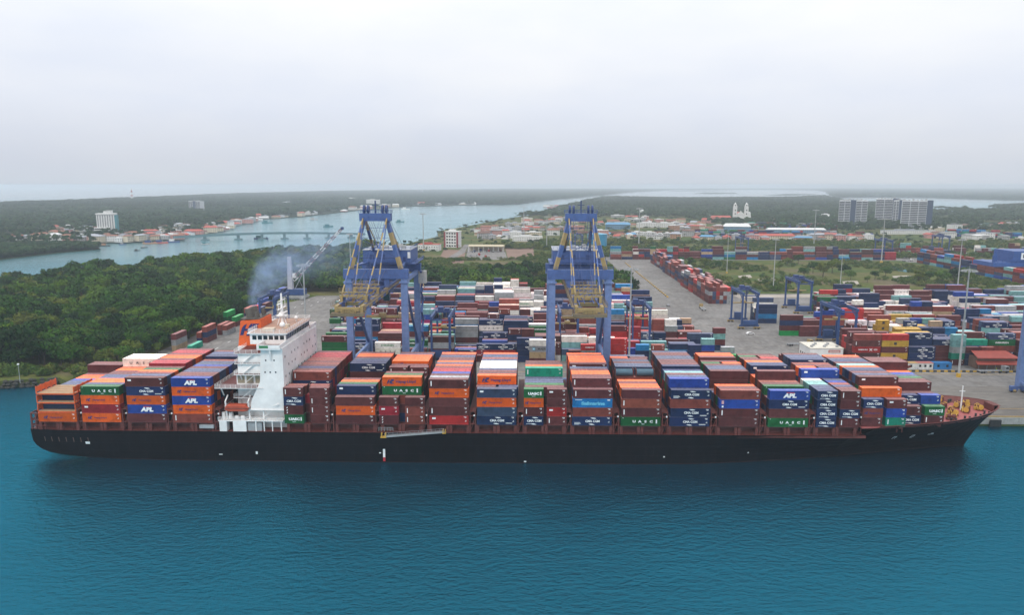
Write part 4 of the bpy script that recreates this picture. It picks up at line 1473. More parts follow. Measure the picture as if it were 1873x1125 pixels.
    for sx in (-1, 1):
        for k in range(3):
            b.beam((sx * (2.2 + k * .8), 2, 73), (sx * (1.2 + k * .8), -38 + k * 6, 47.4), .09)
            b.beam((sx * (2.2 + k * .8), 3, 73), (sx * (2.0 + k * 1.5), GAUGE - 6 + k * 3, 58.3), .09)
        b.beam((sx * 3.4, -16, 48.8), (sx * 3.4, .5, 53), .25); b.beam((sx * 8.6, .4, 55.5), (sx * 5.0, 2.0, 66), .14)
        for k in range(6):
            b.beam((sx * (8.4 - k * .7), 1, 54 + k * 2.7), (sx * (7.6 - k * .7), 1.6, 56.4 + k * 2.7), .5, .12)
    for k in range(4):
        z = 57 + k * 3.6; x = 8.3 - k * 1.1
        b.beam((-x, .9, z), (x, .9, z), .14 if k else .3)
    b.beam((-7.8, .9, 57), (6.2, 1.2, 64.2), .16); b.beam((7.8, .9, 57), (-6.2, 1.2, 64.2), .16)
    b.obj('hoist_rope', M['crane_dark'], o)
    # machinery house
    b = MB()
    b.box(-9.2, 9.2, GAUGE - 10, GAUGE + 9, 53.2, 58.0)
    b.mat(1).box(-9.4, 9.4, GAUGE - 10.2, GAUGE + 9.2, 58.0, 58.25)
    b.mat(0)
    for k in range(16):
        b.box(-9 + k * 1.18, -8.9 + k * 1.18, GAUGE - 10.06, GAUGE - 10, 53.3, 57.9)
    b.mat(2)
    for x in (-6.5, -2.2, 3.4):
        b.box(x, x + 1.6, GAUGE - 10.1, GAUGE - 10.05, 54.6, 56.4)
    b.box(6.4, 7.4, GAUGE - 10.1, GAUGE - 10.05, 53.3, 55.5)
    mh = b.obj('machinery_house', [M['crane_blue'], paint('pale_roof_sheet', (.34, .36, .40), .6, .3), M['crane_dark']], o)
    b = MB(); b.box(8.2, 9.26, GAUGE - 10.3, GAUGE - 10.1, 55.0, 57.4); b.obj('name_panel', M['white'], mh)
    b = MB()
    b.box(-10.6, 11.5, GAUGE - 11.6, GAUGE + 10, 52.8, 53.0)
    b.rail([(-10.6, GAUGE - 11.6, 53), (11.5, GAUGE - 11.6, 53), (11.5, GAUGE + 10, 53)], 1.2, .1, 1.5, 2)
    b.rail([(-9.2, GAUGE - 10, 58.3), (9.2, GAUGE - 10, 58.3), (9.2, GAUGE + 9, 58.3)], 1.1, .08, 1.6, 2)
    b.rail([(-X - 1.6, -1.1, 53), (X + 1.6, -1.1, 53)], 1.1, .09, 1.5, 2)
    b.obj('platform', M['crane_blue'], o)
    b = MB()
    for x, y in ((-5, GAUGE), (-1, GAUGE - 4), (3.5, GAUGE + 2), (6, GAUGE - 5)):
        b.box(x - .8, x + .8, y - .7, y + .7, 58.26, 59.6)
    b.obj('roof_unit', paint('roof_plant', (.4, .4, .38), .6, .3), mh)
    b = MB(); b.box(10.9, 13.9, GAUGE - 1.5, GAUGE + 1.5, 44.0, 49.0); b.obj('electrical_cabin', paint('cabin_grey', (.42, .42, .40), .6, .2), o)
    # trolley, cab and hanging spreader
    b = MB(); b.box(-3.3, 3.3, 6, 12, 44.2, 46.4); b.box(-2.6, 2.6, 7, 11, 46.4, 47.6); b.obj('trolley', M['crane_dark'], o)
    b = MB(); b.box(1.6, 3.8, 3.4, 6, 40.8, 43.8); b.obj('operator_cab', M['glass'], o)
    b = MB(); b.box(-6.1, 6.1, 8.2, 9.8, 33.6, 34.4); b.box(-1.2, 1.2, 7.6, 10.4, 34.4, 35.4)
    for x in (-1.6, 1.6):
        for y in (7.5, 10.5):
            b.beam((x, y, 35.2), (x * 1.4, y, 44.2), .07)
    b.obj('spreader', M['crane_yellow'], o)
    # stairs up the landward leg
    b = MB()
    for k in range(11):
        z = 4 + k * 4.1; s = 1 if k % 2 else -1
        b.beam((X + 1.9, GAUGE - 2.4 * s, z), (X + 1.9, GAUGE + 2.4 * s, z + 4.1), .8, .2)
        b.box(X + 1.3, X + 2.6, GAUGE + 2.4 * s - .8, GAUGE + 2.4 * s + .8, z + 4.0, z + 4.15)
        b.rail([(X + 2.6, GAUGE - 2.9, z + 4.1), (X + 2.6, GAUGE + 2.9, z + 4.1)], 1.1, .08, 2, 1)
    b.obj('stair', M['crane_blue'], o)
    return o


sts = make_sts()
sts.location = port(-55.0, 262, GZ)
sts['label'] = 'blue quay crane with yellow striped boom reaching over the ship beside the white superstructure'
sts['category'] = 'gantry crane'; sts['group'] = 'ship-to-shore gantry cranes'
st_tree = tree_of(sts)
copy_tree(sts, port(18.6, 262, GZ), None, 'blue quay crane with yellow striped boom reaching over the middle of the ship', None, st_tree)
s3 = copy_tree(sts, port(209.0, 262, GZ), None, 'blue quay crane cut off by the picture edge beyond the ship\'s bow', None, st_tree)
b = MB(); b.box(-21, -9.5, GAUGE - 4, GAUGE + 8, 53.3, 57.6); b.box(-29, -10, GAUGE - 5, GAUGE + 8, 51.6, 53.2)
b.rail([(-29, GAUGE - 5, 53.2), (-10, GAUGE - 5, 53.2)], 1.2, .12, 1.6, 2)
for k in range(5):
    b.box(-28.5 + k * .9, -28.1 + k * .9, GAUGE - 4 + k, GAUGE - 3.4 + k, 53.2, 56 + (k % 2) * 1.6)
eh = b.obj('equipment_house', M['crane_blue'], s3)
b = MB(); b.box(-18, -14, GAUGE - 4.2, GAUGE - 4.02, 54.4, 57.0); b.mat(1).box(-17.3, -15.9, GAUGE - 4.26, GAUGE - 4.22, 55.0, 56.4); b.obj('name_panel', [M['white'], M['dark']], eh)

# ------------------------------------------------------------------ yard gantries
def make_rtg():
    o = empty('yard_gantry', (0, 0, 0), -YAW)
    H = 20.0; S = 22.5
    for sx in (-1, 1):
        for y in (0, S):
            b = MB(); b.beam((sx * 4.3, y, 2.2), (sx * 4.3, y, H), .95, 1.1, .85, 1.0); b.obj('leg', M['rtg_blue'], o)
        b = MB(); b.box(sx * 4.3 - .55, sx * 4.3 + .55, -1.5, S + 1.5, H, H + 1.6)
        b.rail([(sx * 4.9, -1.5, H + 1.6), (sx * 4.9, S + 1.5, H + 1.6)], 1.1, .09, 1.8, 2)
        b.obj('girder', M['rtg_blue'], o)
    for y in (0, S):
        b = MB(); b.box(-5.6, 5.6, y - .45, y + .45, 1.5, 2.6); b.box(-3.8, 3.8, y - .3, y + .3, H - .6, H - .05); b.obj('sill_beam', M['rtg_blue'], o)
        for sx in (-1, 1):
            b = MB()
            b.mat(0).box(sx * 4.6 - 1.7, sx * 4.6 + 1.7, y - .5, y + .5, .9, 1.5)
            b.mat(1)
            for q in (-1.0, 1.0):
                b.tube((sx * 4.6 + q, y - .4, .8), (sx * 4.6 + q, y + .4, .8), .8, n=10)
            b.mat(0).box(sx * 4.6 - 1.9, sx * 4.6 - 1.6, y - .6, y + .6, .3, 1.4); b.box(sx * 4.6 + 1.6, sx * 4.6 + 1.9, y - .6, y + .6, .3, 1.4)
            b.obj('wheel_bogie', [M['crane_yellow'], M['tyre']], o)
    b = MB(); b.box(-3.6, 3.6, -1.3, .9, 2.7, 5.2); b.obj('power_unit', M['rtg_blue'], o)
    b = MB(); b.box(-2.4, 2.4, S - 1, S + 1.2, 2.7, 6.2); b.obj('electrical_cabin', M['rtg_blue'], o)
    b = MB(); b.beam((4.3, 0, 17), (4.3, 5.5, H), .4); b.beam((-4.3, 0, 17), (-4.3, 5.5, H), .4); b.beam((4.3, S, 17), (4.3, S - 5.5, H), .4); b.beam((-4.3, S, 17), (-4.3, S - 5.5, H), .4)
    for k in range(6):
        b.beam((4.9, -.6, 2.6 + k * 2.9), (4.9, .6, 5.5 + k * 2.9), .3, .12)
    b.obj('brace', M['rtg_blue'], o)
    b = MB(); b.box(-3.7, 3.7, 11, 16.5, H + 1.7, H + 2.3); b.box(-2.6, 0, 12, 15.5, H + 2.3, H + 4.0); b.box(.6, 3, 11.6, 15, H + 2.3, H + 3.4)
    b.rail([(-3.7, 11, H + 2.3), (3.7, 11, H + 2.3), (3.7, 16.5, H + 2.3)], 1.1, .1, 1.5, 2)
    tr = b.obj('trolley', M['crane_dark'], o)
    b = MB(); b.box(-5.0, -3.0, 16.6, 18.4, H - 2.4, H - .1); b.obj('operator_cab', M['glass'], tr)
    b = MB(); b.box(-6.0, 6.0, 12.9, 14.3, 13.2, 13.8); b.box(-1.4, 1.4, 12.4, 14.8, 13.8, 14.8)
    for x in (-1.3, 1.3):
        for y in (12.6, 14.6):
            b.beam((x, y, 14.8), (x, y, H + 1.7), .07)
    b.obj('spreader', M['crane_yellow'], o)
    return o


rtg = make_rtg()
rt_tree = tree_of(rtg)
RTGS = [(-46.0 + 4.3, 340.5, 'between the two quay cranes beside the left crane legs'), (15.5 + 4.3, 353, 'standing behind the legs of the middle quay crane'),
        (53.1 + 4.3, 367.5, 'behind the tall mast right of the middle quay crane'), (124.5 + 4.0, 422.2, 'on the open concrete with a white car at its wheels'),
        (174.9 + 4.3, 474.7, 'straddling white containers near the sandy strip'), (156.8 + 4.3, 367.5, 'at the near corner of the right yard behind the white office'),
        (-148.9 + 4.3, 397.1, 'rising behind the orange funnel of the ship'), (404, 832, 'far off before the apartment towers'), (508, 905, 'farthest off beside the red container row'),
        (255, 872, 'beyond the far container row, before the church'), (62, 905, 'beyond the trees behind the middle quay crane')]
for i, (u, v, wh_) in enumerate(RTGS):
    if i == 0:
        rtg.location = port(u, v, GZ); o = rtg
    else:
        o = copy_tree(rtg, port(u, v, GZ), None, None, None, rt_tree)
    tag(o, 'blue rubber-tyred yard gantry ' + wh_, 'yard crane', 'rubber-tyred yard gantries')

# ------------------------------------------------------------------ light masts
def make_mast(h):
    o = empty('light_mast', (0, 0, 0))
    b = MB(); b.tube((0, 0, 0), (0, 0, h), h * .0105, h * .0055, 8); b.obj('pole', M['mast'], o)
    b = MB(); b.tube((0, 0, 0), (0, 0, 1.8), 1.0, .9, 8); b.obj('foot', M['yellow_line'], o)
    b = MB()
    for k in range(12):
        a = 2 * pi * k / 12
        b.beam((0, 0, h), (2.6 * cos(a), 2.6 * sin(a), h - .4), .12)
        b.beam((2.6 * cos(a), 2.6 * sin(a), h - .4), (2.6 * cos(a + pi / 6), 2.6 * sin(a + pi / 6), h - .4), .14)
        b.cbox((2.75 * cos(a), 2.75 * sin(a), h - .85), (.8, .8, .5))
    b.tube((0, 0, h), (0, 0, h + 1.6), .07)
    b.obj('lamp_ring', M['mast'], o)
    return o


M['mast'] = paint('galvanised_mast', (.36, .37, .37), .5, .15)
mast = make_mast(47.5)
mt = tree_of(mast)
MASTS = [(side(1151, 640, 318)[0], 318, 1, 'before the middle yard right of the middle quay crane'), (188.1, 315.3, 1, 'standing on the near right yard beside the red-roofed shed'),
         (side(558, 560, 330)[0], 330, 1, 'rising behind the white ship superstructure'), (196, 586, .86, 'on the grass field left of the container gantry'), (232, 546, .68, 'at the front edge of the sandy strip'),
         (188.7, 698, .8, 'in the middle of the overgrown field'), (side(1752, 520, 560)[0], 560, .9, 'behind the nearer mast on the right yard'), (side(775, 470, 930)[0], 930, 1.0, 'beside the low white port building'),
         (side(1000, 450, 960)[0], 960, .9, 'beyond the forest behind the middle quay crane'), (side(1487, 470, 1010)[0], 1010, 1.05, 'beyond the field in front of the red roofs'),
         (side(958, 425, 1250)[0], 1250, 1.0, 'near the far river bank among sheds'), (side(1168, 460, 1000)[0], 1000, 1.1, 'beyond the access road before the white sheds'), (side(1612, 478, 800)[0], 800, 1.0, 'beside the far gantry below the apartment towers'),
         (side(643, 530, 600)[0], 600, .92, 'in the forest behind the left quay crane')]
for i, (u, v, s, wh_) in enumerate(MASTS):
    o = mast if i == 0 else copy_tree(mast, None, None, None, None, mt)
    o.location = port(u, v, GZ); o.scale = (s, s, s) if v < 700 else (s * 1.4, s * 1.4, s)
    tag(o, 'tall light mast ' + wh_, 'light mast', 'high light masts of the port')

# ------------------------------------------------------------------ mobile harbour crane
hc = empty('mobile_harbour_crane', port(-172, 530, GZ), -YAW, 'harbour crane with a raised red and white lattice jib by the forest edge', 'crane')
b = MB(); b.box(-8, 8, -5, 5, 1.2, 3.0)
for x in (-7.5, 7.5):
    b.box(x - 1, x + 1, -8, 8, .8, 2.2)
for k in range(8):
    b.tube((-7 + k * 2, -4.6, .8), (-7 + k * 2, 4.6, .8), .8, n=8)
b.obj('chassis', M['steel'], hc)
b = MB(); b.box(-5, 8, -3.4, 3.4, 3.4, 7.5); b.obj('machinery_house', M['rtg_blue'], hc)
b = MB(); b.add([(-4.6, -2, 7.5), (-1, -2, 7.5), (-1, 2, 7.5), (-4.6, 2, 7.5), (-4.0, -1.2, 31), (-1.8, -1.2, 31), (-1.8, 1.2, 31), (-4.0, 1.2, 31)], [(0, 3, 2, 1), (0, 1, 5, 4), (1, 2, 6, 5), (2, 3, 7, 6), (3, 0, 4, 7), (4, 5, 6, 7)])
b.obj('tower', paint('pale_crane_tower', (.42, .42, .47), .5, .2), hc)
b = MB(); b.box(-.9, 1.4, -1, 1.2, 16, 19); b.obj('operator_cab', M['white'], hc)
b = MB()
a, c_ = Vector((-.4, 0, 14.5)), Vector((37, 0, 52))
d = (c_ - a).normalized(); nn = Vector((-d.z, 0, d.x))
for k in range(14):
    b.mat(k % 2)
    p, q = a.lerp(c_, k / 14), a.lerp(c_, (k + 1) / 14)
    w0, w1 = 1.5 - .9 * k / 14, 1.5 - .9 * (k + 1) / 14
    for i in (-1, 1):
        for j in (-1, 1):
            b.beam(p + nn * i * w0 + Vector((0, j * w0, 0)), q + nn * i * w1 + Vector((0, j * w1, 0)), .3)
    b.beam(p + nn * w0 - Vector((0, w0, 0)), q - nn * w1 - Vector((0, w1, 0)), .22); b.beam(p - nn * w0 - Vector((0, w0, 0)), p + nn * w0 - Vector((0, w0, 0)), .22)
    b.beam(p + nn * w0 + Vector((0, w0, 0)), q + nn * w1 - Vector((0, w1, 0)), .2); b.beam(p - nn * w0 + Vector((0, w0, 0)), q - nn * w1 - Vector((0, w1, 0)), .2)
b.mat(2).cbox(c_, (2, 1.6, 2))
b.obj('lattice_jib', [M['white'], paint('jib_red', (.22, .05, .035), .5, .2), M['crane_dark']], hc)
b = MB(); b.tube((0, .6, 7), (9, .6, 24), .3); b.beam((-2.9, 0, 30.8), c_, .1); b.beam((-3.4, 0, 30.8), (6.5, 0, 7.5), .14); b.obj('stay_rope', M['steel'], hc)

# ------------------------------------------------------------------ yard containers
PAL = 'mmmmmmmmmrrrRcdnnnnnssbkgeeaawf'
DIST = [((890, 990, 545, 606), 'wwmwenr'), ((1188, 1290, 550, 596), 'wwwfmnr'), ((1555, 1645, 550, 612), 'wwwwmnr'), ((1640, 1790, 558, 578), 'wwmnr'), ((858, 1010, 520, 548), 'wRwmew'),
        ((1388, 1442, 530, 580), 'wwnw'), ((1618, 1676, 604, 664), 'ymyy'), ((1562, 1622, 596, 664), 'mmRm'), ((1676, 1736, 604, 664), 'nnns'), ((1744, 1780, 612, 664), 'aaet'), ((940, 988, 595, 640), 'nnsn'),
        ((1098, 1164, 612, 652), 'RRcR'), ((1160, 1190, 618, 652), 'kns'), ((560, 640, 590, 660), 'mnngem'), ((775, 800, 590, 612), 'pp'), ((1420, 1480, 580, 620), 'mngm'), ((1690, 1873, 500, 560), 'nnmbnm')]
cand = []       # size, colour, u, v, z, row, tier, front, top, bay, block, side
def palette(u, v, z):
    x, y = pix(port(u, v, z))
    for (x0, x1, y0, y1), p in DIST:
        if x0 <= x <= x1 and y0 <= y <= y1:
            return p
    return PAL


def block(v0, u0, u1, rows, hmin, hmax, blk, sidew, gap=.12, pitch=2.55):
    n_ = int((u1 - u0) / 12.75)
    hs = [[0] * n_ for _ in range(rows)]
    for k in range(n_):
        base = R.uniform(hmin, hmax)
        for r in range(rows):
            hs[r][k] = max(0, min(5, int(round(base + R.uniform(-1.3, 1.1) - (.5 if r == 0 else 0))))) if R.random() > gap else R.choice((0, 1, 1))
    for k in range(n_):
        short = R.random() < .26; duo = None
        for r in range(rows):
            for half in ((0, 1) if short else (0,)):
                h_ = hs[r][k]
                if short and R.random() < .35: h_ = max(0, h_ + R.choice((-1, -1, 1)))
                h_ = min(5, h_)
                for t_ in range(h_):
                    u = u0 + k * 12.75 + (6.3 if not short else 3.2 + half * 6.3)
                    v = v0 + r * pitch + 1.25
                    z = GZ + .06 + t_ * 2.92
                    pal = palette(u, v, z)
                    if duo is None or R.random() < .12: duo = (R.choice(pal), R.choice(pal))
                    front = r == 0 or hs[r - 1][k] <= t_
                    cand.append([20 if short else 40, R.choice(duo + (R.choice(pal),)), u, v, z, r, t_, front, t_ == h_ - 1, k * 2 + half if short else k * 2, blk, sidew, 0.0])


VB = [338, 367, 400, 433, 466, 499, 528]
for i, v0 in enumerate(VB):
    block(v0, (-99, -102, -112, -120, -124, -126, -128)[i], (92, 98, 98, 92, 84, 84, 80)[i], 6, 1.6 if i == 0 else 2.2, 3.4 if i == 0 else 4.4, i + 1, 'west')
for i, (v0, u0, u1) in enumerate(((337, 151, 330), (368, 166, 380), (401, 150, 400), (434, 176, 420), (467, 186, 440), (500, 200, 460))):
    block(v0, u0, u1, 6, 2.6 if i else 3.4, 4.6, i + 1, 'east')
block(440, 138, 160, 5, 3.5, 4.5, 7, 'east', 0)
block(826, 92, 415, 3, 3.2, 4.6, 8, 'east', .06)
block(880, 430, 640, 3, 2.2, 4.0, 9, 'east', .1)


def column(u0, ncol, v0, v1, hmin, hmax, blk, sidew, pal):
    """stacks lying end-on to the quay"""
    k = 0; v = v0
    while v < v1:
        base = R.uniform(hmin, hmax)
        for c_ in range(ncol):
            h_ = max(1, min(5, int(round(base + R.uniform(-.9, .6)))))
            for t_ in range(h_):
                cand.append([40, R.choice(pal), u0 + c_ * 2.55, v + 6.2, GZ + .06 + t_ * 2.92, c_, t_, k == 0, t_ == h_ - 1, k, blk, sidew, pi / 2])
        v += 12.6 + (4.5 if R.random() < .35 else .25); k += 1


RED = 'rrrmmmmrRnsse'
column(128.5, 6, 514, 600, 4, 5, 10, 'east', RED)
column(131, 5, 612, 700, 3.6, 5, 11, 'east', RED)
column(133, 4, 708, 790, 3.6, 4.6, 12, 'east', RED)
column(421, 3, 556, 800, 4, 5, 13, 'east', 'rrrmmmrRnsbak')
column(-190, 3, 512, 560, 1, 2, 14, 'west', 'bbnm')
# stacks along the forest edge
for u, v, st in ((-178.5, 363, 'fem'), (-174.3, 382, 'nr'), (-171.6, 383, 'mnr'), (-170.5, 363, 't'), (-168.8, 402, 'er'), (-172.6, 404, 'mr'), (-179, 428, 'mgG'), (-174, 428, 'mG'), (-172, 442, 'mnr'), (-169.4, 444, 'mnR'), (-171, 458, 'mn'), (-178, 470, 'bb'), (-174, 478, 'nm'), (-182, 492, 'nb')):
    for t_, c in enumerate(st):
        cand.append([40, c, u, v, GZ + .06 + t_ * 2.92, 0, t_, True, t_ == len(st) - 1, int(v - 360), 15, 'forest', pi / 2 - .05])

LETY = {'n': ['cma', 'cma_left', None], 'w': ['evergreen_green', None, 'uasc_grey', None], 'g': ['evergreen'], 'G': ['evergreen'], 'e': ['maersk', 'maersk', None], 'R': ['hamburg', 'box', None], 'y': ['msc'], 'p': ['one'], 'm': ['bar', 'code', 'box', None], 'r': ['bar', 'code', None], 's': ['cma', None], 't': ['bar'], 'b': ['apl', None], 'o': ['hl']}

# the stacks along the near edge of the yard, as they stand
cand = [c for c in cand if not (c[5] == 0 and ((c[11] == 'west' and c[10] == 1 and c[2] > -70) or (c[11] == 'east' and c[10] == 1 and c[2] < 222)))]
def edge(size, u, v, st, blk, sd_, k, lets=None):
    for t_, c in enumerate(st):
        cand.append([size, c, u, v, GZ + .06 + t_ * 2.92, 0, t_, True, t_ == len(st) - 1, k, blk, sd_, 0.0])
        FORCE[(round(u, 2), round(v, 2), t_)] = (lets or [None] * 9)[t_]
FORCE = {}
for k, (px0, size, st, lets) in enumerate(((838, 40, 'mn', [None, 'cma']), (872, 20, 'mRn', [None, None, 'cma']), (896, 40, 'mRn', ['code', None, 'cma']), (945, 40, 'nnnn', [None, None, 'cma', 'cma']), (1040, 20, 'mm', [None, None]),
                                           (1062, 40, 'meR', [None, 'maersk', 'hamburg']), (1099, 40, 'RRRR', ['box'] * 4), (1163, 20, 'nnk', None), (1191, 20, 'rrr', ['bar'] * 3), (1258, 20, 'ann', [None] * 3), (1282, 20, 'arba', [None] * 4))):
    edge(size, side(px0, 650, 339)[0] + (6.1 if size == 40 else 3.0), 339.3, st, 1, 'west', 60 + k, lets)
edge(40, side(968, 650, 335)[0] + 6.1, 335.5, 'mfew', 1, 'west', 80, ['bar', None, 'maersk', None])
edge(20, side(1328, 655, 332)[0] + 3, 332, 'mG', 1, 'west', 81, ['code', 'evergreen']); edge(20, side(1318, 650, 335)[0] + 3, 335, 'mme', 1, 'west', 82)
for k, (u, size, st, lets) in enumerate(((157.6, 40, 'ndRmr', [None, 'bar', 'hamburg', 'bar', None]), (170.2, 40, 'mymyR', [None, 'msc', 'code', 'msc', None]), (182.8, 40, 'nnn', [None, 'cma', 'cma']), (199.5, 20, 'mteaa', ['bar', None, None, None, None]), (206, 20, 'nnm', None), (213, 20, 'nnr', None))):
    edge(size, u, 337.5, st, 1, 'east', 60 + k, lets)

edge(40, side(1256, 640, 352)[0] + 6.1, 352, 'nnns', 1, 'west', 83, [None, 'cma', None, 'code'])
edge(20, side(1303, 632, 366)[0] + 3, 366, 'nmam', 1, 'west', 84)
edge(40, side(1420, 600, 404)[0] + 8, 404, 'Gmnm', 1, 'east', 85, ['evergreen', 'bar', None, None])


def score(c):
    size, cc, u, v, z, r, t_, front, top, k, blk, sd_, turn = c
    x, y = pix(port(u, v, z + 1.4))
    if x < 5 or x > 1868:
        return 0
    sky_line = 655 if x < 1150 else 655 + (x - 1150) * .01
    if y > sky_line and x < 1560:
        return 0
    L = 12.2 if size == 40 else 6.1
    if turn: L = 2.4 if c[7] else .6
    s = FPX / v
    return (L * 2.6 * (1 if front else 0) + L * 2.4 * .2 * (1 if top else 0)) * s * s


NUMW = 'one two three four five six seven eight nine ten eleven twelve thirteen fourteen fifteen sixteen seventeen eighteen nineteen twenty'.split()
def num(n_):
    return NUMW[n_ - 1] if n_ <= 20 else ['twenty', 'thirty', 'forty', 'fifty', 'sixty', 'seventy', 'eighty', 'ninety'][n_ // 10 - 2] + ('' if n_ % 10 == 0 else '-' + NUMW[n_ % 10 - 1])


quota = {'shipping': 88, 'short': 190, 'reefer': 90}
cand.sort(key=lambda c: -score(c))
yard = MB()
for c in cand:
    size, cc, u, v, z, r, t_, front, top, k, blk, sd_, turn = c
    key = 'reefer' if (cc == 'w' and size == 40) else 'short' if size == 20 else 'shipping'
    sc_ = score(c)
    if quota[key] > 0 and sc_ > 8:
        quota[key] -= 1
        lt = R.choice(LETY.get(cc, [None])) if front and not turn else None
        lt = FORCE.get((round(u, 2), round(v, 2), t_), lt)
        if lt and size == 20:
            lt = lt + '_short' if lt + '_short' in LET else (lt if lt in ('evergreen', 'msc', 'one') and lt != 'evergreen' else None)
        word = {'reefer': 'refrigerated container', 'short': 'short container', 'shipping': 'container'}[key]
        if sd_ == 'forest':
            lbl = '%s container, tier %s of the stack %s metres along the forest-edge road, %s column' % (CC[cc][0], num(t_ + 1), num(max(1, k)) if k < 60 else str(k), nth(1 + int(u + 191)))
        elif turn:
            lbl = '%s %s end-on, tier %s, row %s, file %s of yard cluster %s' % (CC[cc][0], word, num(t_ + 1), num(k + 1), num(r + 1), num(blk))
        else:
            lbl = '%s %s, tier %s, row %s, bay %s %s of road, block %s inland' % (CC[cc][0], word, num(t_ + 1), num(r + 1), num(k + 1), sd_, num(blk))
        container(size, cc, u, v, z, lt, cut(lbl), 'containers stacked in the port yard', turn)
    else:
        rgb = CC[cc][1]; q = R.uniform(.8, 1.18)
        yard.col = (min(1, rgb[0] * q), min(1, rgb[1] * q), min(1, rgb[2] * q))
        L = 12.19 if size == 40 else 6.06
        if turn:
            yard.cbox((u, v - SV, z + 1.43), (2.44, L, 2.86))
        else:
            yard.cbox((u, v - SV, z + 1.43), (L, 2.44, 2.86))
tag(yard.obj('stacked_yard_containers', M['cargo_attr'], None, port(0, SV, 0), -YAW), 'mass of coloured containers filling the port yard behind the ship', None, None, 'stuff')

# ------------------------------------------------------------------ small things in the port
KEEP = []        # x, y, radius kept clear of trees


def keep(p, r):
    KEEP.append((p[0], p[1], r))


M['cabin_blue'] = paint('cabin_blue_paint', (.02, .17, .42), .5, .2)
M['cabin_white'] = paint('cabin_white_paint', (.62, .62, .60), .5, .25)
M['cabin_cream'] = paint('cabin_tan_roof', (.50, .33, .14), .6, .3)
M['pink_roof'] = paint('faded_pink_roof', (.46, .16, .14), .6, .3)


def cabin(px, py, L, body, roof, label, doors=2, h=2.9):
    p = ground(px, py, GZ)
    o = empty('portable_cabin', p, -YAW, label, 'cabin', 'portable cabins along the yard kerb')
    b = MB(); b.box(-L / 2, L / 2, 0, 3, .1, h); b.obj('wall', body, o)
    b = MB(); b.box(-L / 2 - .1, L / 2 + .1, -.15, 3.1, h, h + .18); b.obj('roof', roof, o)
    for k in range(doors):
        x = -L / 2 + (k + .5) * L / doors
        b = MB(); b.box(x - .5, x + .5, -.04, .02, 1.1, 2.2); b.obj('window', M['glass'], o)
    return o


cabin(1597, 675, 12, M['cabin_blue'], M['cabin_blue'], 'long bright blue portable cabin on the yard kerb beside the container stacks', 2)
cabin(1642, 676, 6.5, M['cabin_white'], M['cabin_cream'], 'white portable cabin with tan roof beside the long blue cabin', 2)
cabin(1666, 676, 5.5, M['cabin_white'], M['cabin_cream'], 'white portable cabin with tan roof beside the red-roofed cabin', 1)
cabin(1692, 676, 7, M['cabin_white'], M['pink_roof'], 'white portable cabin with faded red roof between white and blue cabins', 3)
cabin(1724, 676, 8, M['cabin_blue'], M['cabin_blue'], 'short bright blue portable cabin at the end of the cabin row', 2)
# white office block with roof units
p = port(142, 343, GZ)
o = empty('yard_office', p, -YAW, 'white flat-roofed yard office with a faded red sign board beside the container stacks', 'office')
b = MB(); b.box(-8, 7.5, 0, 14, 0, 6.2); b.obj('wall', M['white'], o)
b = MB(); b.box(-8.2, 7.7, -.2, 14.2, 6.2, 6.5); b.mat(1)
for k in range(7):
    b.box(-7 + k * 2, -6 + k * 2, 2 + (k * 3) % 9, 3.2 + (k * 3) % 9, 6.5, 7.3)
b.obj('roof', [paint('cream_flat_roof', (.66, .62, .53), .7, .2), M['steel']], o)
s = Sign(); s.rect(.5, 6.2, 4.2, 5.6, 0); s.rect(1, 5.7, 4.7, 5.0, 1, -.01); s.obj('sign_board', [M['pink_roof'], M['white']], o, (0, -.03, 0))
for k in range(5):
    b = MB(); b.box(-8.04, -7.98, 1 + k * 2.6, 2.2 + k * 2.6, 1.5, 2.7); b.obj('window', M['glass'], o)
# red-roofed shed and its clutter
p = ground(1822, 676, GZ)
o = empty('open_shed', p, -YAW, 'low open shed with two tiers of red sheet roof near the quay edge road', 'shed')
b = MB()
b.add([(-9.5, -1, 5.6), (9.5, -1, 5.6), (8, 7, 7.2), (-8, 7, 7.2), (8.5, 13, 5.8), (-8.5, 13, 5.8)], [(0, 1, 2, 3), (3, 2, 4, 5)])
b.add([(-10, -2.2, 2.9), (10, -2.2, 2.9), (9.4, .6, 3.9), (-9.4, .6, 3.9)], [(0, 1, 2, 3)]); b.box(-10, 10, -2.3, -2.1, 2.6, 2.9); b.box(-9.5, 9.5, -1.1, -.9, 5.2, 5.6)
b.obj('roof', M['red_roof'], o)
b = MB(); b.box(-8.6, 8.6, .6, 12, .1, 5.2); b.obj('wall', paint('shed_brown_wall', (.20, .12, .08), .7, .3), o)
for k in range(6):
    b = MB(); b.tube((-9.2 + k * 3.7, -2, 0), (-9.2 + k * 3.7, -2, 2.9), .1, n=6); b.obj('post', M['steel'], o)


def vehicle(label, cat, name, loc, rz, body_m, L, W, H, cab=None, group=None):
    o = empty(name, loc, rz, label, cat, group)
    return o


def car(loc, rz, m, label):
    o = empty('parked_car', loc, rz, label, 'car')
    b = MB(); b.extr_y([(-2.2, .35), (2.15, .35), (2.2, .75), (1.3, .95), (.6, 1.42), (-1.2, 1.45), (-1.95, 1.0), (-2.25, .9)], -.85, .85); b.obj('body', m, o)
    b = MB(); b.extr_y([(1.12, .98), (.58, 1.36), (-1.1, 1.38), (-1.7, 1.02)], -.87, .87); b.obj('window', M['glass'], o)
    for x in (-1.35, 1.35):
        for y in (-.85, .85):
            b = MB(); b.tube((x, y - .1, .33), (x, y + .1, .33), .33, n=10); b.obj('wheel', M['tyre'], o)
    return o


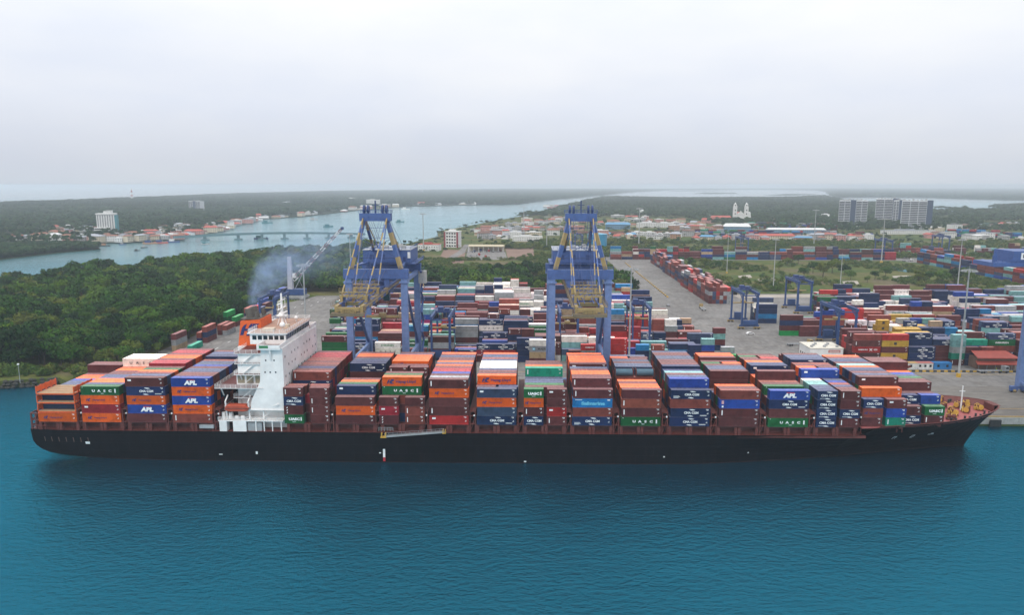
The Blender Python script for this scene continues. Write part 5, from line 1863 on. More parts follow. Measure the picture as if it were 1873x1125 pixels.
def truck(loc, rz, cabm, label, load=None):
    o = empty('yard_truck', loc, rz, label, 'truck', 'terminal trucks in the port')
    b = MB(); b.box(4.6, 6.8, -1.2, 1.2, .9, 3.0); b.box(4.8, 5.0, -1.1, 1.1, 3.0, 3.2); b.obj('cab', cabm, o)
    b = MB(); b.box(6.78, 6.84, -1.0, 1.0, 1.9, 2.8); b.box(5.2, 6.5, -1.23, 1.23, 1.9, 2.7); b.obj('window', M['glass'], o)
    b = MB(); b.box(-6.6, 6.4, -1.1, -.7, .8, 1.15); b.box(-6.6, 6.4, .7, 1.1, .8, 1.15)
    for k in range(7):
        b.box(-6.4 + k * 1.8, -6.1 + k * 1.8, -.7, .7, .85, 1.1)
    b.obj('chassis', M['steel'], o)
    for x in (-5.6, -4.4, 2.6, 5.8):
        for y in (-1.05, 1.05):
            b = MB(); b.tube((x, y - .2, .5), (x, y + .2, .5), .5, n=10); b.obj('wheel', M['tyre'], o)
    return o


car(ground(1372, 612, GZ + .05), .2, M['white'], 'white car parked at the wheels of the blue yard gantry')
car(ground(1163, 474, GZ + .05), 1.2, M['white'], 'white car at the far end of the access road')
car(ground(1222, 560, GZ + .05), 1.5, paint('car_grey', (.2, .2, .21), .4, .1), 'grey car driving on the wide access road')
tk = [((1462, 632), .1, M['crane_yellow'], 'yellow terminal truck on the concrete left of the white office'), ((1815, 682), .05, M['steel'], 'grey terminal truck before the red-roofed shed'),
      ((1168, 588), 1.45, M['cabin_white'], 'white terminal truck beside white containers at the road edge'), ((1285, 566), 1.5, M['crane_yellow'], 'yellow terminal truck at the foot of the container cluster'),
      ((395, 672), 1.45, M['cabin_white'], 'white terminal truck on the road beside the mangroves'), ((1660, 478), .3, M['cabin_white'], 'white terminal truck near the far right container row'),
      ((1205, 474), .1, M['red_roof'], 'red terminal truck at the far road junction')]
for (px, py), rz, m, l in tk:
    truck(ground(px, py, GZ + .05), rz, m, l)
for k, (px, py, c) in enumerate(((868, 468, 'R'), (880, 472, 'R'), (872, 460, 'b'), (886, 461, 'R'), (898, 459, 'n'), (908, 461, 'm'), (860, 462, 'n'))):
    t_ = truck(ground(px, py, GZ + .08), .3 + (k % 3) * .1, paint('truck_' + CC[c][0].replace(' ', '_'), CC[c][1]), '%s lorry, %s of those parked before the tan-roofed shed' % (CC[c][0], nth(k + 1)))

# bogie-mounted spare spreaders and barriers by the right crane are part of it; two workers in vests stand by the shed
def person(px, py, lean, label, vest):
    o = empty('person', ground(px, py, GZ + .05), R.uniform(0, 6), label, 'person')
    me = bpy.data.meshes.new('body')
    vs = [(0, 0, .95), (0, 0, 1.2), (0, 0, 1.45), (0, .01, 1.55), (0, .02, 1.68), (-.2, 0, 1.42), (-.27, .03, 1.15), (-.25, .12, .9), (.2, 0, 1.42), (.28, .02, 1.15), (.27, .1, .9),
          (-.1, 0, .9), (-.12, .04 + lean, .48), (-.13, lean, .08), (-.13, .12 + lean, .04), (.1, 0, .9), (.12, .03 - lean, .48), (.13, -lean, .08), (.13, .12 - lean, .04)]
    es = [(0, 1), (1, 2), (2, 3), (3, 4), (2, 5), (5, 6), (6, 7), (2, 8), (8, 9), (9, 10), (0, 11), (11, 12), (12, 13), (13, 14), (0, 15), (15, 16), (16, 17), (17, 18)]
    me.from_pydata(vs, es, [])
    body = put('body', me, o)
    me.materials.append(paint('work_clothes', (.03, .045, .09), .8, .1))
    sk = body.modifiers.new('skin', 'SKIN')
    rad = [.15, .16, .17, .07, .12, .08, .055, .045, .08, .055, .045, .1, .075, .055, .05, .1, .075, .055, .05]
    for v, r in zip(me.skin_vertices[0].data, rad):
        v.radius = (r, r * .85)
    me.skin_vertices[0].data[0].use_root = True
    ss = body.modifiers.new('sub', 'SUBSURF'); ss.levels = 1; ss.render_levels = 1
    b = MB(); b.tube((0, 0, .98), (0, 0, 1.45), .21, .23, 10); b.obj('vest', vest, o)
    b = MB(); b.blob((0, .02, 1.78), (.14, .16, .1), 8, 5); b.obj('helmet', paint('helmet_yellow', (.6, .45, .05), .5, .1), o)


hv = paint('hi_vis_vest', (.45, .62, .04), .7, .1)
person(1822, 680, .15, 'standing worker in a yellow-green vest right of the grey truck', hv)
person(1831, 683, -.12, 'walking worker in a yellow-green vest near the quay crane leg', hv)

# ------------------------------------------------------------------ buildings
WALLS = {'white': (.66, .66, .64), 'cream': (.55, .48, .36), 'pink': (.48, .25, .22), 'grey': (.36, .36, .36), 'blue': (.12, .24, .36), 'yellow': (.44, .36, .20), 'orange': (.36, .20, .12)}
ROOFS = {'red': (.27, .07, .05), 'white': (.62, .62, .61), 'grey': (.22, .22, .22), 'brown': (.15, .08, .06), 'blue': (.10, .26, .42), 'rust': (.24, .10, .06), 'green': (.05, .22, .16), 'pale': (.40, .38, .35)}
for k, v in WALLS.items(): M['wall_' + k] = paint(k + '_plaster', v, .8, .25)
for k, v in ROOFS.items(): M['roof_' + k] = paint(k + '_roof_sheet', v, .7, .25)
_house = {}


def house_mesh(wd, dp, h, flat, wk, rk):
    key = (round(wd), round(dp), round(h), flat, wk, rk)
    if key not in _house:
        b = MB(); b.box(-wd / 2, wd / 2, -dp / 2, dp / 2, 0, h); wall = b.mesh('wall', [M['wall_' + wk]])
        b = MB()
        if flat:
            b.box(-wd / 2 - .3, wd / 2 + .3, -dp / 2 - .3, dp / 2 + .3, h, h + .4); b.box(-wd / 4, wd / 8, -dp / 4, dp / 4, h + .4, h + 2.2)
        else:
            e_ = .8; rh = dp * .22
            b.add([(-wd / 2 - e_, -dp / 2 - e_, h), (wd / 2 + e_, -dp / 2 - e_, h), (wd / 2 + e_, dp / 2 + e_, h), (-wd / 2 - e_, dp / 2 + e_, h), (-wd / 2 + dp * .15, 0, h + rh), (wd / 2 - dp * .15, 0, h + rh)],
                  [(0, 1, 5, 4), (2, 3, 4, 5), (1, 2, 5), (3, 0, 4), (0, 3, 2, 1)])
        roof = b.mesh('roof', [M['roof_' + rk]])
        wins = MB()
        n_ = max(2, int(wd / 3.2))
        for fl in range(max(1, int(h / 3))):
            for k in range(n_):
                x = -wd / 2 + (k + .5) * wd / n_
                wins.add([(x - .6, -dp / 2 - .04, 1.0 + fl * 3), (x + .6, -dp / 2 - .04, 1.0 + fl * 3), (x + .6, -dp / 2 - .04, 2.3 + fl * 3), (x - .6, -dp / 2 - .04, 2.3 + fl * 3)], [(0, 1, 2, 3)])
        _house[key] = (wall, roof, wins.mesh('window', [M['glass']]))
    return _house[key]


def house(p, rz, wd, dp, h, flat, wk, rk, label, group, name='house', cat='house'):
    o = empty(name, p, rz, label, cat, group)
    a, r_, w_ = house_mesh(wd, dp, h, flat, wk, rk)
    put('wall', a, o); put('roof', r_, o)
    if h > 4 or wd > 14:
        put('window', w_, o)
    keep(p, max(wd, dp) * .62)
    return o


# port office with red edges
p = ground(829, 452, GZ)
o = empty('port_office', p, -.35, 'white five-storey office block with dark red edge strips by the river', 'office building'); keep(p, 26)
b = MB(); b.box(-9, 9, -7, 7, 0, 21); b.box(-9.6, 9.6, -7.6, 7.6, 21, 21.6); b.box(-5, 3, -3, 4, 21.6, 24); b.obj('wall', M['wall_white'], o)
for x in (-9.2, 9.2):
    b = MB(); b.box(x - 1.2, x + 1.2, -7.4, -6.6, 0, 21); b.obj('edge_strip', paint('dark_red_strip', (.22, .03, .04), .7, .2), o)
for fl in range(5):
    for k in range(4):
        b = MB(); b.box(-6.9 + k * 3.8, -4.4 + k * 3.8, -7.06, -6.98, 1.4 + fl * 4.1, 3.4 + fl * 4.1); b.obj('window', M['glass'], o)
b = MB(); b.tube((-3, 0, 24), (-3, 0, 44), .25, .1, 6); b.obj('antenna_mast', M['steel'], o)
house(ground(786, 458, GZ), -.2, 27, 13, 8, True, 'white', 'red', 'low white port building with red trim beside the office block', None, 'gate_building', 'building')
# truck shed
p = ground(890, 460, GZ)
o = empty('truck_shed', p, -.1, 'long open shed with tan roof and lorries parked under it', 'shed'); keep(p, 40)
b = MB(); b.box(-22, 22, -6, 8, 6.2, 7.0); b.extr_x([(-6.5, 7.0), (8.5, 7.0), (1, 8.8)], -22.4, 22.4); b.obj('roof', paint('tan_shed_roof', (.46, .40, .27), .7, .2), o)
b = MB(); b.box(-22, 22, 7.4, 8, 0, 6.2); b.obj('wall', M['wall_cream'], o)
for k in range(8):
    b = MB(); b.box(-22 + k * 6.2, -21.4 + k * 6.2, -6, -5.4, 0, 6.2); b.obj('post', M['wall_white'], o)
keep(ground(900, 468, GZ), 45); keep(ground(952, 461, GZ), 38); keep(ground(822, 470, GZ), 30); keep(ground(865, 480, GZ), 20)
# storage tank
p = ground(1092, 453, GZ)
o = empty('storage_tank', p, 0, 'round bright blue storage tank behind the middle quay crane', 'tank'); keep(p, 22)
b = MB(); b.tube((0, 0, 0), (0, 0, 18.5), 13, n=32); b.obj('shell', paint('tank_blue_paint', (.02, .24, .42), .5, .15), o)
b = MB(); b.tube((0, 0, 18.5), (0, 0, 20.2), 13.1, .4, 32); b.obj('roof', paint('tank_roof_paint', (.12, .36, .50), .5, .15), o)
b = MB(); b.beam((12.9, -1.5, 0), (9, -9.6, 18.5), .9, .2); b.obj('stair', M['steel'], o)
# hotel
p = ground(199, 428, 1.6)
o = empty('hotel', p, .25, 'tall white hotel with ribbed front and roof terrace on the far river bank', 'hotel'); keep(p, 34)
b = MB(); b.box(-15, 13, -9, 9, 0, 34); b.box(-19, 4, -12, -9, 0, 12); b.box(-16, 14, -10, 10, 34, 36); b.box(-4, 8, -6, 6, 36, 40); b.box(-1, 9, -7, 7, 40, 40.5); b.obj('wall', M['wall_white'], o)
for k in range(7):
    b = MB(); b.box(-13.5 + k * 3.8, -11.8 + k * 3.8, -9.1, -8.98, 12.5 if k < 5 else 4, 33); b.obj('window', paint('grey_window_strip', (.22, .23, .24), .4, .1), o)
for fl in range(3):
    b = MB(); b.box(-18.4, 3.4, -12.1, -11.98, 1.5 + fl * 3.6, 3.3 + fl * 3.6); b.obj('window', M['glass'], o)
b = MB(); b.box(13.0, 15.5, -8, 8, 0, 33); b.obj('glass_stair', paint('teal_glass', (.08, .28, .32), .2, .1), o)


def tower(px, py, wd, h, dark, label, nfl, z=GZ):
    p = ground(px, py, z)
    o = empty('apartment_tower', p, -.44, label, 'apartment block', None); keep(p, wd * .6)
    for x0, x1 in ((-wd / 2, dark[0]), (dark[1], wd / 2)):
        if x1 - x0 > 2:
            b = MB(); b.box(x0, x1, -9, 9, 0, h); b.obj('wall', paint('grey_white_render', (.54, .56, .58), .8, .2), o)
            for fl in range(nfl):
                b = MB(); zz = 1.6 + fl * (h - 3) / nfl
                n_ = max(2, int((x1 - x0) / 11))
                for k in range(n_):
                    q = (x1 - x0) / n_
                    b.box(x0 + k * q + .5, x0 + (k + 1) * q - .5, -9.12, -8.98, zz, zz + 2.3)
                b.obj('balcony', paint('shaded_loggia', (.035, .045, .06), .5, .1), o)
    b = MB(); b.box(dark[0], dark[1], -8.4, 8.8, 0, h + .6); b.obj('stair_core', paint('slate_cladding', (.035, .06, .11), .4, .1), o)
    b = MB()
    for k in range(7):
        x = -wd / 2 + 3 + k * (wd - 6) / 6.5
        b.box(x, x + 3, -5, 3, h, h + 1.2 + (k % 3) * .9)
    b.obj('roof_plant', M['wall_grey'], o)
    return o


tower(1558, 414, 52, 52.5, (-5, 5), 'white striped apartment slab with a dark blue middle strip, leftmost of the three', 15)
tower(1621, 410, 46, 54, (9, 23), 'white apartment block with wide dark blue end, between the two striped slabs', 15)
tower(1674, 418, 52, 53.5, (16, 26), 'white striped apartment slab with dark blue right end, before the pale lagoon', 15)
tower(1644, 411, 26, 51, (-3, 3), 'narrow white apartment block wedged between the striped slabs', 15)
tower(360, 385, 52, 31, (-8, 6), 'dark and white apartment block among trees far beyond the bridge', 9, 1.6)
tower(768, 352.5, 60, 34, (-6, 6), 'faint apartment tower on the hazy skyline above the left quay crane', 9, 1.6)
house(ground(683, 377, 1.6), 0, 52, 20, 26, True, 'white', 'white', 'pale block on the far shore just above the left quay crane top', None, 'far_block', 'building')
# church
p = ground(1354, 406, GZ)
o = empty('church', p, -.1, 'white church with two tall belfries above the trees', 'church'); keep(p, 32)
b = MB(); b.box(-9, 9, 0, 40, 0, 17); b.extr_y([(-9, 17), (9, 17), (5, 21), (2.5, 22), (0, 26), (-2.5, 22), (-5, 21)], -.6, 1.0); b.obj('nave', M['wall_white'], o)
b = MB(); b.extr_y([(-9.4, 17), (9.4, 17), (0, 22)], 1.2, 40); b.obj('roof', M['roof_red'], o)
for x in (-12.5, 12.5):
    b = MB(); b.box(x - 4, x + 4, -2, 6, 0, 34); b.box(x - 4.5, x + 4.5, -2.5, 6.5, 34, 35); b.box(x - 3, x + 3, -1, 5, 35, 39.5); b.tube((x, 2, 39.5), (x, 2, 44), 3, .2, 8); bt = b.obj('belfry', M['wall_white'], o)
    for z in (9, 17, 25, 36):
        b = MB(); b.box(x - 1.1, x + 1.1, -2.1 if z < 35 else -1.1, -1.98 if z < 35 else -.98, z, z + 3.2); b.obj('arched_opening', M['glass'], bt)
b = MB(); b.box(17, 25, 8, 18, 0, 12); b.tube((21, 13, 12), (21, 13, 20), 4.4, 3.6, 10); b.blob((21, 13, 20), (3.6, 3.6, 3)); b.obj('side_chapel', M['wall_white'], o)
house(ground(1318, 406, GZ), -.2, 44, 16, 11, False, 'pink', 'red', 'long red-roofed school beside the white church', None, 'school', 'school')
house(ground(1294, 408, GZ), -.2, 26, 14, 8, False, 'pink', 'red', 'smaller red-roofed school wing left of the long one', None, 'school', 'school')
house(ground(1383, 404, GZ), 0, 12, 9, 7, False, 'white', 'red', 'lone red-roofed white house in the woods right of the church', None)
house(ground(1413, 408, GZ), 0, 12, 10, 7, False, 'white', 'red', 'small red-roofed pavilion before the woods right of the church', None)
house(ground(1122, 419, GZ), -.15, 30, 18, 9, False, 'blue', 'blue', 'bright blue roofed warehouse near the round blue tank', None, 'warehouse', 'warehouse')
house(ground(1142, 418, GZ), -.15, 22, 18, 8, False, 'blue', 'blue', 'smaller bright blue warehouse beside the larger blue one', None, 'warehouse', 'warehouse')
house(ground(1347, 424, GZ), -.2, 46, 24, 10, False, 'blue', 'white', 'warehouse with white roof and blue walls before the church', None, 'warehouse', 'warehouse')
house(ground(1455, 426, GZ), -.1, 98, 14, 6, False, 'blue', 'white', 'very long low shed with white roof and blue wall', None, 'warehouse', 'warehouse')
house(ground(1186, 416, GZ), -.1, 46, 14, 9, True, 'white', 'white', 'long white flat-roofed block, left of two by the blue warehouses', None, 'warehouse', 'warehouse')
house(ground(1216, 416, GZ), -.1, 34, 14, 9, True, 'white', 'white', 'shorter white flat-roofed block at the end of the white row', None, 'warehouse', 'warehouse')
house(ground(1415, 438, GZ), -.1, 60, 14, 6, False, 'cream', 'red', 'long shed with faded red roof beyond the far yard gantry', None, 'warehouse', 'warehouse')
house(ground(965, 441, GZ), -.1, 44, 10, 7, True, 'white', 'white', 'long white wall-like depot building behind the brown gravel lot', None, 'warehouse', 'warehouse')
house(ground(943, 436, GZ), -.1, 18, 10, 10, True, 'white', 'white', 'white two-storey depot block left of the long white one', None, 'warehouse', 'warehouse')
house(ground(1745, 424, GZ), .1, 20, 14, 13, True, 'white', 'grey', 'white four-storey house right of the apartment towers', None)
house(ground(1710, 424, GZ), .1, 26, 14, 8, True, 'cream', 'white', 'cream low house at the foot of the apartment towers', None)
house(ground(1660, 428, GZ), 0, 88, 12, 6, True, 'white', 'pale', 'long pale wall-like building below the apartment towers', None, 'warehouse', 'warehouse')
# long red-brown wall beyond the town
a, c_ = ground(1046, 427, GZ), ground(1300, 428, GZ)
o = empty('boundary_wall', a, atan2(c_.y - a.y, c_.x - a.x), 'very long red-brown boundary wall in front of the town houses', 'wall')
b = MB(); L = (c_ - a).length; b.box(0, L, 0, 1, 0, 4.2); b.obj('wall_panel', paint('red_brown_wall', (.22, .10, .075), .8, .3), o)
# town houses, district by district
def town(name, group, boxes, n_, big=1.0, walls=('white', 'white', 'cream', 'pink', 'grey', 'grey', 'cream'), roofs=('red', 'white', 'rust', 'grey', 'brown', 'pale', 'rust', 'grey'), z=GZ, cat='house'):
    pts = []
    for k in range(n_):
        x0, y0, x1, y1 = R.choice(boxes)
        for _ in range(12):
            f = R.random()
            px, py = x0 + (x1 - x0) * f + R.uniform(-4, 4), y0 + (y1 - y0) * f + R.uniform(-1, 1) * max(1.2, 420 / 400)
            p = ground(px, py, z)
            if all((p.x - q[0]) ** 2 + (p.y - q[1]) ** 2 > (q[2] * .75 + 5) ** 2 for q in KEEP):
                break
        else:
            continue
        pts.append((px, p))
        keep(p, 9 * big)
    pts.sort(key=lambda t_: t_[0])
    for i, (px, p) in enumerate(pts):
        wk, rk = R.choice(walls), R.choice(roofs)
        wd = R.choice((10, 13, 17, 22)) * big; flat = R.random() < .4
        if flat: rk = 'white' if R.random() < .6 else 'pale'
        house(p, R.choice((-.3, 0, .25, 1.4)), wd, R.choice((8, 10)) * big, R.choice((3.2, 6, 6, 9)), flat, wk, rk,
              '%s house with %s roof, %s from left %s' % (wk, rk + (' flat' if flat else ''), nth(i + 1), name), group)


town('among the riverside palms', 'houses among the palms on the left', [(8, 437, 150, 441), (40, 426, 150, 432), (150, 438, 178, 441), (90, 420, 178, 424)], 34, 1.15, z=1.6)
town('on the far waterfront', 'houses along the far waterfront', [(222, 440, 335, 436), (230, 432, 330, 426), (290, 421, 350, 416), (180, 442.5, 260, 441.5), (200, 435, 330, 431)], 46, roofs=('red', 'rust', 'rust', 'white', 'brown', 'grey', 'pale'), z=1.6)
town('along the bank past the bridge', 'houses past the bridge', [(335, 432, 420, 418), (350, 417, 430, 410), (420, 415, 480, 400), (470, 400, 560, 394)], 40, 1.3, roofs=('red', 'red', 'rust', 'white', 'brown'), z=1.6)
town('on the river bend', 'houses on the river bend', [(560, 394, 650, 384), (660, 383, 730, 377), (520, 374, 545, 373), (630, 367, 650, 366), (740, 375, 930, 373)], 26, 1.9, roofs=('red', 'white', 'pale', 'rust'), z=1.6)
town('in the riverside town', 'houses of the riverside town', [(870, 424, 1060, 420), (930, 414, 1080, 405), (960, 408, 1060, 400), (870, 431, 1040, 430), (880, 436, 930, 436)], 84, 1.15, roofs=('red', 'rust', 'rust', 'brown', 'brown', 'pale', 'grey'))
town('in the inland town', 'houses of the inland town', [(1090, 435, 1300, 439), (1100, 411, 1290, 416), (1150, 405, 1260, 409), (1230, 420, 1330, 423), (1300, 440, 1480, 441), (1080, 431, 1300, 433)], 84, 1.15, roofs=('red', 'rust', 'rust', 'brown', 'pale', 'grey', 'blue'), walls=('white', 'cream', 'pink', 'orange', 'grey', 'cream', 'grey'))
town('below the apartment towers', 'houses near the apartment towers', [(1360, 418, 1530, 420), (1480, 440, 1600, 441), (1700, 436, 1870, 438), (1760, 420, 1860, 415), (1400, 434, 1540, 436)], 46, 1.1)
town('in the far woods', 'houses scattered in the woods', [(1140, 390, 1300, 398), (1000, 380, 1100, 384), (1500, 398, 1530, 402), (1700, 352, 1870, 356), (1100, 396, 1200, 400)], 20, 1.5, roofs=('white', 'red'))
# far stacks of containers in the inland depot
dep = MB()
for x0, y0, x1, y1, n_ in ((1370, 417, 1530, 421, 60), (1280, 432, 1470, 436, 50), (1500, 436, 1600, 438, 24), (1740, 432, 1873, 436, 20)):
    for k in range(n_):
        f = (k // 2) / (n_ / 2)
        p = ground(x0 + (x1 - x0) * f, y0 + (y1 - y0) * f, GZ)
        for t_ in range(R.choice((1, 2, 3, 4))):
            dep.col = CC[R.choice('mrcbkgtnse')][1]
            dep.cbox((p.x, p.y + (k % 2) * 6, GZ + 1.5 + t_ * 2.9), (12, 5, 2.8))
tag(dep.obj('depot_containers', M['cargo_attr']), 'far rows of stacked containers in the inland depot before the woods', None, None, 'stuff')
# red and white telecom mast
o = empty('telecom_mast', ground(242, 366.5, 1.6), 0, 'red and white lattice mast on the hazy left skyline', 'mast')
b = MB()
for k in range(6):
    b.mat(k % 2); w0, w1 = 5 - k * .6, 5 - (k + 1) * .6
    for i in (-1, 1):
        for j in (-1, 1):
            b.beam((i * w0, j * w0, k * 11), (i * w1, j * w1, (k + 1) * 11), 1.3)
        b.beam((i * w0, -w0, k * 11), (-i * w1, -w1, (k + 1) * 11), .8)
b.obj('lattice', [paint('mast_red', (.4, .06, .05), .6, .1), M['white']], o)

# ------------------------------------------------------------------ river bridge
A, B = Vector(ground(318, 440.5, 0)), Vector(ground(668, 434, 0))
o = empty('road_bridge', A, atan2(B.y - A.y, B.x - A.x), 'long grey-green concrete road bridge with many piers across the river', 'bridge')
L = (B - A).length
b = MB()
n_ = 24
for k in range(n_):
    f0, f1 = k / n_, (k + 1) / n_
    z0, z1 = 5.0 + 4.0 * sin(pi * f0), 5.0 + 4.0 * sin(pi * f1)
    b.beam((f0 * L, 0, z0), (f1 * L + .1, 0, z1), 9.5, 2.3)
M['bridge'] = paint('bridge_concrete', (.10, .19, .21), .8, .2)
b.obj('deck', M['bridge'], o)
b = MB()
for s in (-1, 1):
    for k in range(n_):
        f0, f1 = k / n_, (k + 1) / n_
        b.beam((f0 * L, s * 4.6, 6.4 + 4.0 * sin(pi * f0)), (f1 * L, s * 4.6, 6.4 + 4.0 * sin(pi * f1)), .3, .9)
b.obj('parapet', M['bridge'], o)
for k, px in enumerate((372, 431, 474, 515, 557, 598, 641)):
    f = (px - 318) / 350
    b = MB(); zt = 4.2 + 4.0 * sin(pi * f)
    b.box(f * L - 2, f * L + 2, -3.6, 3.6, 1.2, zt); b.box(f * L - 6, f * L + 6, -5.5, 5.5, -1, 1.4); b.box(f * L - 2, f * L + 2, -4.6, 4.6, zt - .9, zt)
    b.obj('pier', M['bridge'], o)


def boat(px, py, L, hullm, cabm, label, rz):
    o = empty('boat', ground(px, py, 0), rz, label, 'boat', 'boats on the river')
    b = MB(); w_ = L * .13
    b.prism([(-L / 2, -w_), (L * .25, -w_ * 1.05), (L / 2, 0), (L * .25, w_ * 1.05), (-L / 2, w_)], -.3, L * .09)
    b.box(-L / 2, -L * .42, -w_, w_, L * .09, L * .12); b.box(L * .36, L * .40, -w_ * .5, w_ * .5, L * .09, L * .14)
    b.obj('hull', hullm, o)
    b = MB(); b.box(-L * .35, L * .02, -w_ * .75, w_ * .75, L * .09, L * .24); b.box(-L * .38, L * .06, -w_ * .85, w_ * .85, L * .24, L * .26); b.obj('cabin', cabm, o)
    b = MB(); b.tube((L * .1, 0, L * .09), (L * .1, 0, L * .42), L * .01, n=6); b.obj('mast', M['steel'], o)


teal_b = paint('boat_teal', (.02, .16, .18), .5, .2)
for px, py, L, hm_, cm, l, rz in ((376, 447, 12, M['wall_grey'], teal_b, 'grey boat with teal cabin before the bridge, on the right of the channel', .2), (264, 453, 9, M['dark'], M['wall_grey'], 'small dark boat in mid river, the upper of two', .5),
                                  (251, 458.5, 8, M['dark'], M['dark'], 'small dark boat in mid river, the lower of two', .6), (193, 450, 14, M['dark'], M['wall_orange'], 'dark boat with orange deck near the hotel', 0), (225, 447.5, 10, M['rtg_blue'], M['wall_grey'], 'blue boat moored near the waterfront sheds', .2),
                                  (489, 408, 24, teal_b, teal_b, 'green fishing boat close to the far bank beyond the bridge', .3), (574, 402, 20, M['wall_grey'], M['wall_grey'], 'grey fishing boat near the far bank on the bend', .1), (601, 415, 22, teal_b, teal_b, 'teal ferry in mid river beyond the bridge', .8),
                                  (732, 406, 20, teal_b, teal_b, 'teal ferry in mid river right of the left quay crane', .4), (478, 437, 22, M['rtg_blue'], teal_b, 'dark barge moored at a bridge pier', .1), (742, 383, 30, M['wall_white'], M['wall_white'], 'white vessel by the far bank behind the left crane', .1),
                                  (275, 446, 20, M['wall_orange'], M['rtg_blue'], 'orange trawler, left of the group moored at the waterfront', .1), (295, 445, 20, M['red_roof'], M['rtg_blue'], 'red trawler with blue cabin moored at the waterfront', .15), (318, 443, 18, M['rtg_blue'], M['wall_white'], 'blue trawler with white cabin moored near the bridge end', .1)):
    boat(px, py, L, hm_, cm, l, rz)
# lamp post on the left shore
o = empty('lamp_post', ground(37, 701, GZ), 0, 'small pale lamp post on the grassy shore by the water', 'lamp post')
b = MB(); b.tube((0, 0, 0), (0, 0, 8), .16, .1, 6); b.obj('pole', M['steel'], o)
b = MB(); b.blob((0, 0, 8.2), (.5, .5, .35)); b.obj('lamp', M['white'], o)

# ------------------------------------------------------------------ vegetation
def foliage(name, stops, tex):
    t = NT(name)
    oi = t.n('ShaderNodeObjectInfo')
    f = t.wnoise(tex, 4, .65)
    c = t.ramp(oi.outputs['Random'], stops)
    v = t.ramp(f, [(.3, (.4, .45, .4)), (.72, (1.6, 1.5, 1.3))])
    c = t.mix(1.0, c, v, 'MULTIPLY')
    m = t.out(c, .75, spec=.12)
    t.b.inputs['Subsurface Weight'].default_value = 0.0
    return m


M['mangrove'] = foliage('mangrove_leaves', [(0, (.005, .024, .004)), (.25, (.011, .044, .004)), (.6, (.027, .082, .005)), (.85, (.060, .112, .007)), (1, (.085, .10, .016))], .3)
M['palm'] = foliage('far_leaves', [(0, (.010, .034, .012)), (.5, (.020, .052, .018)), (1, (.036, .066, .024))], .05)
M['shrub'] = foliage('shrub_leaves', [(0, (.03, .07, .010)), (.5, (.06, .10, .016)), (1, (.10, .115, .025))], .3)
M['bark'] = paint('tree_bark', (.06, .048, .036), .9, .3)


def crown(seed, r, h, nlobe, nleaf, leaf, mat_, base=.35, name='crown'):
    q = random.Random(seed)
    b = MB()
    lobes = []
    for k in range(nlobe):
        a = 2 * pi * k / nlobe + q.uniform(-.5, .5); d = r * q.uniform(.25, .68) if k else 0
        lr = r * q.uniform(.34, .56)
        lobes.append((d * cos(a), d * sin(a), h * q.uniform(base + .15, .86) if k else h * .78, lr, lr * q.uniform(.6, .85)))
    for k in range(nleaf):
        L = q.choice(lobes)
        z = q.uniform(-.55, 1); a = q.uniform(0, 2 * pi); s = sqrt(max(0, 1 - z * z))
        n_ = Vector((s * cos(a), s * sin(a), z)); k_ = q.uniform(.72, 1.08)
        p = Vector((L[0] + n_.x * L[3] * k_, L[1] + n_.y * L[3] * k_, L[2] + n_.z * L[4] * k_))
        n_ = (n_ + Vector((q.uniform(-.7, .7), q.uniform(-.7, .7), q.uniform(-.3, .7)))).normalized()
        t1 = n_.cross(Vector((q.uniform(-1, 1), q.uniform(-1, 1), q.uniform(-1, 1)))).normalized(); t2 = n_.cross(t1)
        s1 = leaf * q.uniform(.6, 1.3); s2 = s1 * q.uniform(.5, .9)
        b.add([p - t1 * s1, p - t2 * s2 + t1 * s1 * .2, p + t1 * s1, p + t2 * s2], [(0, 1, 2, 3)])
    return b.mesh(name, [mat_])


def trunk(seed, h, r):
    q = random.Random(seed); b = MB()
    b.tube((0, 0, -.3), (.2, .1, h * .45), r, r * .7, 7)
    for k in range(5):
        a = 2 * pi * k / 5 + q.uniform(-.4, .4)
        b.tube((.2, .1, h * .4), (cos(a) * h * .28, sin(a) * h * .28, h * .72), r * .5, r * .15, 5)
    return b.mesh('trunk', [M['bark']])


CR = [crown(20 + k, 5.2 + .35 * k, 9.5 + .6 * (k % 3), 7 + k % 3, 1000, .52, M['mangrove']) for k in range(6)]
CRL = [crown(60 + k, 5.2 + .35 * k, 9.0 + .6 * (k % 3), 7 + k % 3, 420, .8, M['mangrove']) for k in range(5)]
TR = [trunk(40 + k, 9.0, .32) for k in range(3)]
SHR = [crown(80 + k, 2.6 + .4 * k, 3.0 + .4 * k, 5, 260, .42, M['shrub'], .1) for k in range(4)]


def palm_crown(seed):
    q = random.Random(seed); b = MB()
    for k in range(16):
        a = 2 * pi * k / 16 + q.uniform(-.2, .2); up = q.uniform(.1, .7); L = q.uniform(3, 4.2)
        d = Vector((cos(a), sin(a), 0)); s = Vector((-sin(a), cos(a), 0))
        p0 = Vector((0, 0, 11)); p1 = p0 + d * L * .5 + Vector((0, 0, up * 1.6)); p2 = p0 + d * L + Vector((0, 0, up * .6 - 1.4))
        b.add([p0, p1 - s * .55, p1 + s * .55, p2], [(0, 1, 3, 2)])
    b.tube((0, 0, 0), (.4, .2, 11), .2, .13, 5)
    return b.mesh('palm_clump', [M['palm']])


